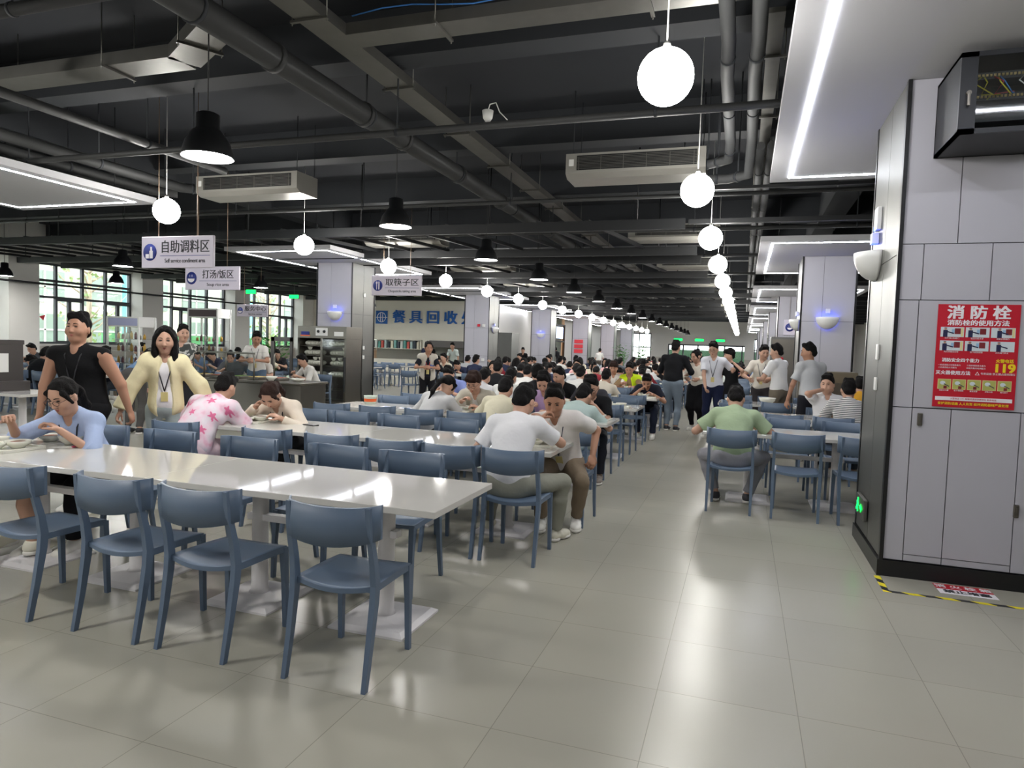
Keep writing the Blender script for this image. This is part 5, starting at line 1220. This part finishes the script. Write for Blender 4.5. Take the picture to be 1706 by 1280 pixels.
sit(-2.35, 4, 0, 'man in cream T-shirt, fifth row, back to the camera, right one', lean=28, hunch=16, hp=30, side=6, top=(208, 200, 184), vox=.011)
sit(-1.6, 4, 1, 'man in navy T-shirt bent over his food at the aisle end of the fifth row', lean=32, hunch=14, hp=50, skin=M_skin2, hair='cropped', top=(34, 36, 48), bottom=(34, 40, 56), vox=.009)
sit(-4.3, 4, 0, 'man in black T-shirt, fifth row, back to the camera', lean=16, hunch=12, hp=20, top=BLK, vox=.011, build=1.1)
sit(-3.75, 4, 0, 'person in white top, fifth row, beside the man in black', lean=24, hunch=16, hp=30, top=(216, 214, 210), vox=.011)
sit(-2.65, 5, 1, 'man in white polo with lanyard facing the camera, sixth row', lean=12, hunch=10, hp=18, top=(216, 212, 204), collar=True, lanyard=(40, 40, 50), hair='flop', hairm=M_hairb, vox=.01, skin=M_skin2)
vest = cloth((204, 232, 40))
sit(-2.3, 5, 1, 'man wearing a yellow-green safety vest, sixth row', lean=14, hunch=10, hp=25, top=(140, 116, 86), sleeve='long', jacket=dict(mat=vest, sleeve='none'), skin=M_skin2, vox=.01)
# right of the aisle
sit(-.05, 2, 0, 'man in light green T-shirt eating with his back to the camera', lean=24, hunch=18, hp=45, hair='short', top=(158, 176, 144), bottom=(146, 146, 152), LH=(-.2, .42, .8), Lpole=(-1, -.2, -.7), RH=(.2, .42, .8), Rpole=(1, -.2, -.7), feet=[(-.16, .3), (.16, .32)], knees=[(-.7, .8, .9), (.7, .8, .9)], build=1.1, h=1.74, vox=NV, shoe=(60, 60, 64), hem=.06)
sit(1.12, 3, 1, 'man in white T-shirt with a hand over his mouth', lean=12, hunch=8, hp=8, hy=18, top=(224, 224, 226), RH=(.06, .24, 1.12), LH=(-.15, .38, .8), Rpole=(1, .3, -.5), vox=.009)
sit(1.3, 3, 0, 'man in black and white striped T-shirt, back to the camera', lean=18, hunch=14, hp=20, topmat=wave_mat('striped_cotton', (70, 72, 76), (214, 212, 208), 14), build=1.1, vox=.009)
sit(1.78, 4, 0, 'person in mustard yellow top at the near pillar edge', lean=22, hunch=14, hp=25, top=(214, 160, 50), vox=.01)
# standing and walking
stand(-5.42, 4.42, 198, 'burly man in sleeveless black shirt walking behind the nearest table', lean=3, hunch=8, hp=-3, hy=-2, sleeve='none', top=(18, 18, 20), bottom=(20, 20, 22), lanyard=(30, 30, 34), build=1.3, h=1.71, LH=(-.36, -.1, .86), RH=(.3, .12, .84), Lpole=(-1, -.5, 0), vox=NV, skin=M_skin2, hair='short')
stand(-5.2, 5.1, 222, 'long-haired woman in cream jacket over white T-shirt, walking', lean=4, hunch=8, hp=12, female=True, build=.92, hair='long', h=1.63, top=(228, 226, 228), bottom=(150, 160, 160), jacket=dict(mat=cloth((226, 216, 176)), long=True, hood=True), lanyard=(34, 40, 64), RH=(.38, .1, .82), LH=(-.42, .02, .84), Rpole=(1, -.4, 0), Lpole=(-1, -.4, 0), feet=[(-.1, .16), (.1, -.12)], vox=NV)
stand(-1.3, 13.9, -12, 'man in loose black T-shirt and jeans standing in the aisle, back turned', lean=2, hunch=8, hp=14, top=BLK, sleeve='elbow', bottom=(116, 128, 140), shoe=(34, 36, 44), h=1.8, LH=(-.14, .3, 1.1), RH=(.16, .3, 1.1), build=1.15, vox=.009)
stand(-.84, 14.3, 160, 'girl in white blouse with long black skirt trousers carrying a plate in the aisle', lean=2, hunch=8, hp=25, hy=20, female=True, hair='bun', h=1.62, top=(222, 216, 204), sleeve='long', bottom=(16, 16, 20), skirt=True, RH=(.12, .3, 1.05), LH=(-.14, .3, 1.05), vox=.009)
stand(-.5, 13.2, 176, 'man in white polo with glasses and lanyard walking down the aisle', lean=2, hunch=8, hp=22, hy=10, glasses=True, h=1.78, top=(218, 220, 228), collar=True, bottom=(28, 34, 60), lanyard=(70, 76, 86), RH=(.1, .34, .95), LH=(-.36, .12, 1.28), Lpole=(-1, -.2, -.8), vox=.009)
stand(-.2, 14.8, 150, 'person in black dress with a raised hand behind the man in white polo', hair='flop', h=1.66, lean=2, hp=10, hy=40, top=BLK, bottom=(20, 20, 24), skirt=True, female=True, LH=(-.16, .2, 1.38), vox=.01)
stand(.36, 13.7, 170, 'man in white T-shirt holding a tray, facing the man with the white back', lean=2, hunch=6, hp=18, hy=-30, h=1.74, top=(214, 208, 196), bottom=(58, 54, 56), LH=(-.18, .34, 1.12), RH=(.18, .34, 1.12), lanyard=(70, 70, 80), vox=.01)
stand(.62, 12.75, 58, 'man in white T-shirt seen from behind, carrying a bowl', lean=2, hunch=6, hp=12, hy=-20, h=1.76, top=(222, 222, 222), bottom=(112, 104, 92), LH=(-.1, .34, 1.14), RH=(.14, .32, 1.14), build=1.1, vox=.009, hem=.1)
stand(.98, 11.05, 28, 'man in grey T-shirt standing before the second right pillar, looking left', lean=2, hunch=6, hp=12, hy=-62, h=1.76, top=(186, 188, 190), bottom=(34, 34, 40), LH=(-.28, .16, .86), vox=.009, skin=M_skin2)
stand(-8.45, 8.65, 200, 'man in black and white camouflage shirt with folded arms', lean=0, hunch=8, hp=6, hy=-40, h=1.72, topmat=blotch_mat('camouflage', [(60, 64, 62), (190, 190, 184), (110, 112, 108)], 9, [.42, .5, .6]), top=(120, 120, 120), sleeve='elbow', LH=(.12, .25, 1.15), RH=(-.12, .27, 1.15), Lpole=(-1, .1, -.4), Rpole=(1, .1, -.4), vox=.01, bottom=(40, 40, 44))
stand(-9.2, 11.3, 205, 'man in white T-shirt looking at a phone behind the steel counter', lean=2, hunch=10, hp=28, hy=-20, h=1.7, top=(216, 214, 208), bottom=(86, 104, 124), LH=(-.06, .32, 1.14), RH=(.1, .32, 1.14), lanyard=(90, 90, 100), vox=.01, skin=M_skin2, hem=.05)
stand(-6.4, 13.3, 208, 'woman in beige and blue work vest with her hair in a bun', lean=2, hunch=8, hp=14, hy=-12, h=1.6, female=True, hair='bun', top=(26, 28, 36), bottom=(18, 18, 22), jacket=dict(mat=blotch_mat('vest_blocks', [(190, 184, 172), (60, 100, 190)], 3.2, [.5, .56]), sleeve='none', long=True), lanyard=(190, 40, 60), LH=(-.05, .3, 1.08), RH=(.1, .3, 1.08), vox=.01, skin=M_skin2)
stand(-9.05, 8.25, 20, 'person in denim-blue shirt bending forward, grey trousers', lean=68, hunch=14, hp=60, h=1.72, top=(104, 134, 166), sleeve='long', bottom=(84, 82, 80), shoe=(34, 34, 36), LH=(-.12, .62, .66), RH=(.16, .62, .66), vox=.01, face=False)
# seated by the windows and the counter
def sitxy(x, y, rz, lab, **k):
    k.setdefault('LH', (-.13, .48, .8)); k.setdefault('RH', (.11, .46, .86)); k.setdefault('vox', .011); k.setdefault('hp', 30); return person('person', (x, y, 0), rz, lab, **k)
sitxy(-12.6, 10.52, 180, 'man in navy polo eating by the nearest left window', lean=26, top=(30, 34, 52), bottom=(50, 70, 110)); sitxy(-12.15, 10.52, 190, 'man with black hair behind the denim-blue back', lean=20, top=(60, 66, 80))
sitxy(-11.9, 9.46, 70, 'long-haired woman in black at the left edge behind the machine', lean=22, female=True, hair='long', top=BLK)
sitxy(-13.6, 10.5, 180, 'person in black bent low behind the sleeveless man', lean=44, hp=50, top=BLK)
for x, y, rz, lab, kw in ((-11.2, 12.9, 215, 'woman in grey vest seated behind the glass guard', dict(female=True, hair='bun', top=(86, 88, 92))), (-10.5, 12.1, 10, 'man in charcoal T-shirt, back turned, behind the steel counter', dict(top=(58, 62, 64), build=1.1)), (-10.3, 13.0, 190, 'person with black hair behind the man in charcoal', dict(top=(206, 200, 190))), (-8.7, 12.6, 150, 'man reaching across behind the open cabinet door', dict(top=(212, 210, 204), sleeve='elbow'))):
    sitxy(x, y, rz, lab, **kw)
for x, y in ((-10.5, 12.08), (-11.2, 12.92), (-10.3, 13.02), (-8.7, 12.62)): chair_now(x, y, 0 if y < 12.2 else 180, 'blue chair behind the steel counter, %s' % {-10.5: 'under the man in charcoal', -11.2: 'under the woman in grey vest', -10.3: 'under the person facing him', -8.7: 'beside the cabinet door'}[x], 'chairs behind the steel counter', True)
table(-10.0, 12.22, 'white table behind the steel counter', 'tables by the left windows')
# ---- crowd: prototypes, copied with other clothes
protos = []
for i, kw in enumerate((dict(lean=22, hp=30), dict(lean=32, hunch=20, hp=48), dict(lean=10, hp=10, hy=20), dict(lean=26, side=6, hp=35, sleeve='elbow', hair='flop'), dict(lean=20, hp=32, female=True, hair='pony'), dict(lean=16, hp=20, female=True, hair='long', sleeve='long'), dict(lean=28, hp=40, side=-5, collar=True, RH=(.1, .3, 1.0)))):
    kw.setdefault('RH', (.11, .47, .86)); protos.append(person('person', (0, 0, 0), 0, 'x', LH=(-.13, .5, .8), vox=.0125, **kw)[0])
COLS = [((24, 25, 28), 'black'), ((214, 214, 212), 'white'), ((44, 50, 74), 'navy'), ((172, 174, 176), 'grey'), ((210, 202, 182), 'cream'), ((120, 150, 190), 'light blue'), ((84, 88, 94), 'dark grey'), ((222, 172, 170), 'pink'), ((150, 50, 60), 'dark red'), ((30, 30, 34), 'black'), ((224, 222, 216), 'white')]
first_used = [False]*len(protos)
def crowd(x, y, rz, rd, where, far):
    i = rd.randrange(len(protos)); rgb, nm = COLS[rd.randrange(len(COLS))]
    if first_used[i]: o = copy_tree(protos[i], (x, y, 0), R(rz+rd.uniform(-8, 8)))
    else: o = protos[i]; first_used[i] = True; o.location = (x, y, 0); o.rotation_euler = (0, 0, R(rz))
    o['category'] = 'person'; o['label'] = 'seated person in %s top %s' % (nm, where); o['group'] = 'diners '+where
    for ch in o.children:
        if ch.name.startswith('shirt'): ch.material_slots[0].link = 'OBJECT'; ch.material_slots[0].material = cloth(rgb)
        if ch.name.startswith('trousers'): ch.material_slots[0].link = 'OBJECT'; ch.material_slots[0].material = cloth([(30, 32, 40), (60, 66, 80), (110, 104, 92)][rd.randrange(3)])
rd = random.Random(21)
def fill(rows, xs, occ, where, skip=()):
    for k in rows:
        y = k if isinstance(k, float) else ROWS[k]
        for s in (0, 1):
            for x in xs:
                if rd.random() > occ or (k, s, x) in skip or not in_view(x, y): continue
                crowd(x, y-.12 if s == 0 else y+.91, 180*s, rd, where, True)
X6 = (-1.72, -2.3, -2.85, -3.4, -3.98, -4.58)
fill([3], (-3.9,), 0, ''); fill([5], (-3.4, -3.98, -4.58), .85, 'in the sixth row left of the aisle'); fill([4], (-4.58,), .9, 'at the outer end of the fifth row')
fill([6, 7, 8], X6, .8, 'in the seventh to ninth rows left of the aisle'); fill(range(9, 20), X6, .62, 'in the far rows left of the aisle')
fill([17.2, 19.5, 21.8, 24.1, 26.4], (-5.72, -6.3, -6.88, -7.52, -8.1), .5, 'in the block beyond the dish cabinet')
fill([9.6, 12.0, 14.4, 17.0, 19.6], (-12.98, -13.6, -14.2, -16.0, -17.2, -18.4), .28, 'near the left windows')
fill([9, 10, 11, 12, 13], (-.05, .54), .35, 'in the far rows right of the aisle')
for i, p_ in enumerate(protos):
    if not first_used[i]: crowd(-2.3, ROWS[20]+.9, 180, rd, 'in the far rows left of the aisle', True)
# far standing figures
for x, y, rz, lab, kw in ((-9.9, 31, 190, 'boy in black T-shirt standing before the pale side wall', dict(top=BLK, h=1.6)), (-8.1, 40, 0, 'far man in white T-shirt walking away by the fourth left pillar', dict(top=(214, 214, 208), bottom=(96, 90, 84))), (-10.6, 40.2, 60, 'far person in black standing at the lit shop front, right one', dict(top=BLK)), (-11.3, 40.6, 20, 'far person in black standing at the lit shop front, left one', dict(top=(36, 36, 40))),
    (-11.3, 26, 185, 'far person in white and teal vest before the recycling wall', dict(top=(196, 206, 200))), (-12.0, 25.4, 20, 'far child in teal shirt before the recycling wall', dict(top=(40, 140, 160), h=1.35)), (-12.6, 26.2, 40, 'far person in navy at the recycling hatch', dict(top=(36, 40, 60))), (-2.6, 46, 180, 'far person standing before the end doors', dict(top=BLK))):
    stand(x, y, rz, lab, vox=.014, **kw)

# ------------------------------------------------------------------ meals and things on the tables
def make_tray():
    b = MB(); b.box(-.2, .2, -.14, .14, 0, .008, .003)
    for x0, x1, y0, y1 in ((-.205, .205, -.145, -.135), (-.205, .205, .135, .145), (-.205, -.195, -.135, .135), (.195, .205, -.135, .135)): b.box(x0, x1, y0, y1, 0, .02, .002)
    return b.build('tray', M_bowlw)
M_food = [mat('food_rice', (228, 222, 200), .8, noise=.1, nscale=60), mat('food_brown', (140, 74, 34), .5, noise=.3, nscale=40), mat('food_green', (92, 116, 48), .5, noise=.3, nscale=40)]
def make_bowl(rad, h, fm):
    b = bowlmesh(rad, h); r = b.build('bowl', M_bowlw); b = MB(); b.ball((0, 0, h*.62), rad*.8, 16, (1, 1, .25)); b.build('food', fm, r); return r
trays = [make_tray()]; bowls = [make_bowl(.062, .06, M_food[0]), make_bowl(.08, .05, M_food[1]), make_bowl(.07, .045, M_food[2])]; usedm = {}
def place(proto, x, y, z, rz, lab, cat, grp):
    if id(proto) not in usedm: usedm[id(proto)] = 1; o = proto; o.location = (x, y, z); o.rotation_euler = (0, 0, rz); o['label'] = lab; o['group'] = grp
    else: o = copy_tree(proto, (x, y, z), rz, lab, grp)
    o['category'] = cat; return o
def meal(x, y, who, grp='dishes on the nearer tables', simple=False):
    place(trays[0], x, y, .7505, random.uniform(-.15, .15), 'white tray %s' % who, 'tray', 'trays '+grp[7:])
    place(bowls[0], x-.1, y+.04, .76, 0, 'white rice bowl on the tray %s' % who, 'bowl', grp)
    if not simple:
        place(bowls[1], x+.08, y+.04, .76, 0, 'bowl of brown food on the tray %s' % who, 'bowl', grp); place(bowls[2], x+.02, y-.07, .76, 0, 'dish of greens on the tray %s' % who, 'bowl', grp)
meal(-4.72, 3.26, 'at the left end of the nearest table')
b = bowlmesh(.085, .06); o = b.build('soup_bowl', M_bowlw, None, (-4.55, 3.62, .7505)); tag(o, 'white soup bowl in front of the woman with glasses', 'bowl')
b = bowlmesh(.08, .05); o = b.build('soup_bowl', M_bowlw, None, (-4.8, 3.65, .7505)); tag(o, 'shallow white bowl with broth beside the tray of the woman with glasses', 'bowl'); b = MB(); b.lathe([(0, .04), (.065, .04)], 20, caps=False); b.build('broth', M_food[1], o)
p = empty('mobile_phone', (-4.36, 3.58, .7505), R(20), 'dark phone in magenta case lying on the nearest table', 'phone'); b = MB(); b.box(-.08, .08, -.04, .04, 0, .01, .004); b.build('case', mat('magenta_case', (160, 30, 70), .5), p); b = MB(); b.box(-.072, .072, -.034, .034, .01, .0112); b.build('screen', M_trimb, p)
p = empty('sauce_packet', (-4.98, 3.42, .7505), .3, 'small blue and white packet beside the tray at the left', 'packet'); b = MB(); b.box(-.05, .05, -.03, .03, 0, .01, .003); b.build('wrapper', mat('packet_blue', (150, 176, 206), .5), p)
def sticks(a, c, lab):
    a, c = Vector(a), Vector(c); b = MB(); s = (c-a).normalized().cross(Vector((0, 0, 1)))*.006; b.tube([a+s, c+s*.4], .0028, 6); b.tube([a-s, c-s*.4], .0028, 6); return tag(b.build('chopsticks', mat('chopstick', (226, 214, 190), .5)), lab, 'chopsticks')
meal(-1.6, 5.42, 'between the white T-shirt and white polo men'); meal(-4.5, 5.45, 'between the pink shirt and the woman in cream'); meal(-1.62, 7.75, 'by the man in black at the third table'); meal(-3.3, 7.75, 'between the ponytailed woman and the grey jacket')
meal(-2.6, 7.7, 'before the man in the cream T-shirt'); meal(-.02, 7.75, 'before the man in light green'); meal(1.2, 9.95, 'between the striped shirt and the white T-shirt'); meal(-1.62, 12.25, 'before the man in navy at the fifth table')
p = empty('mobile_phone', (-3.85, 5.5, .7505), R(-15), 'black phone on the second table near the woman in cream', 'phone'); b = MB(); b.box(-.075, .075, -.037, .037, 0, .009, .003); b.build('case', M_trimb, p); b = MB(); b.box(-.07, .07, -.033, .033, .009, .0102); b.build('screen', M_dsteel, p)
b = MB(); b.lathe([(.07, 0), (.085, .1), (.088, .105), (.078, .105), (.066, .01), (0, .01)], 24); o = b.build('paper_tub', mat('tub_pale', (196, 208, 196), .5), None, (-4.62, 7.9, .7505)); tag(o, 'pale tub with orange band at the left end of the third table', 'tub'); b = MB(); b.lathe([(.078, .03), (.084, .07)], 24, caps=False); b.build('orange_band', mat('orange', (220, 96, 40), .5), o)
for i, x in enumerate((-4.2, -3.95, -3.72)):
    b = MB(); b.box(-.09, .09, -.06, .06, 0, .003); b.box(-.05, .05, -.03, .03, .003, .0035, mi=1); tag(b.build('leaflet', [M_pw, mat('leaflet_blue', (90, 130, 190), .5)], None, (x, 7.62, .7505), .2*i), 'white leaflet with blue print on the third table, %s one' % ['left', 'middle', 'right'][i], 'leaflet')
b = bowlmesh(.14, .1); o = b.build('large_bowl', M_bowlw, None, (.42, 12.2, .7505)); tag(o, 'large white bowl on the third table right of the aisle', 'bowl'); b = bowlmesh(.12, .05); o = b.build('plate', M_bowlw, None, (-.14, 12.2, .7505)); tag(o, 'white plate at the aisle end of the third table right of the aisle', 'plate')
rd = random.Random(5)
for k in (3, 4, 5, 6, 7, 8, 9, 10):
    for x in (-1.72, -2.85, -3.98, -2.3, -4.5):
        if rd.random() < .7 and not (k == 4 and x > -2):
            meal(x+rd.uniform(-.05, .05), ROWS[k]+rd.choice((.2, .56)), 'on the %s row left of the aisle' % ORD[k], 'dishes on the %s row tables' % ORD[k], k > 5)
for x, y in ((-12.6, 10.05), (-13.6, 9.9), (-10.5, 12.5), (-11.0, 12.7), (-12.1, 10.1), (-6.3, 17.6), (-7.6, 17.6), (-6.9, 19.9)): meal(x, y, 'on the tables at the left of the hall', 'dishes on the left-hand tables', True)
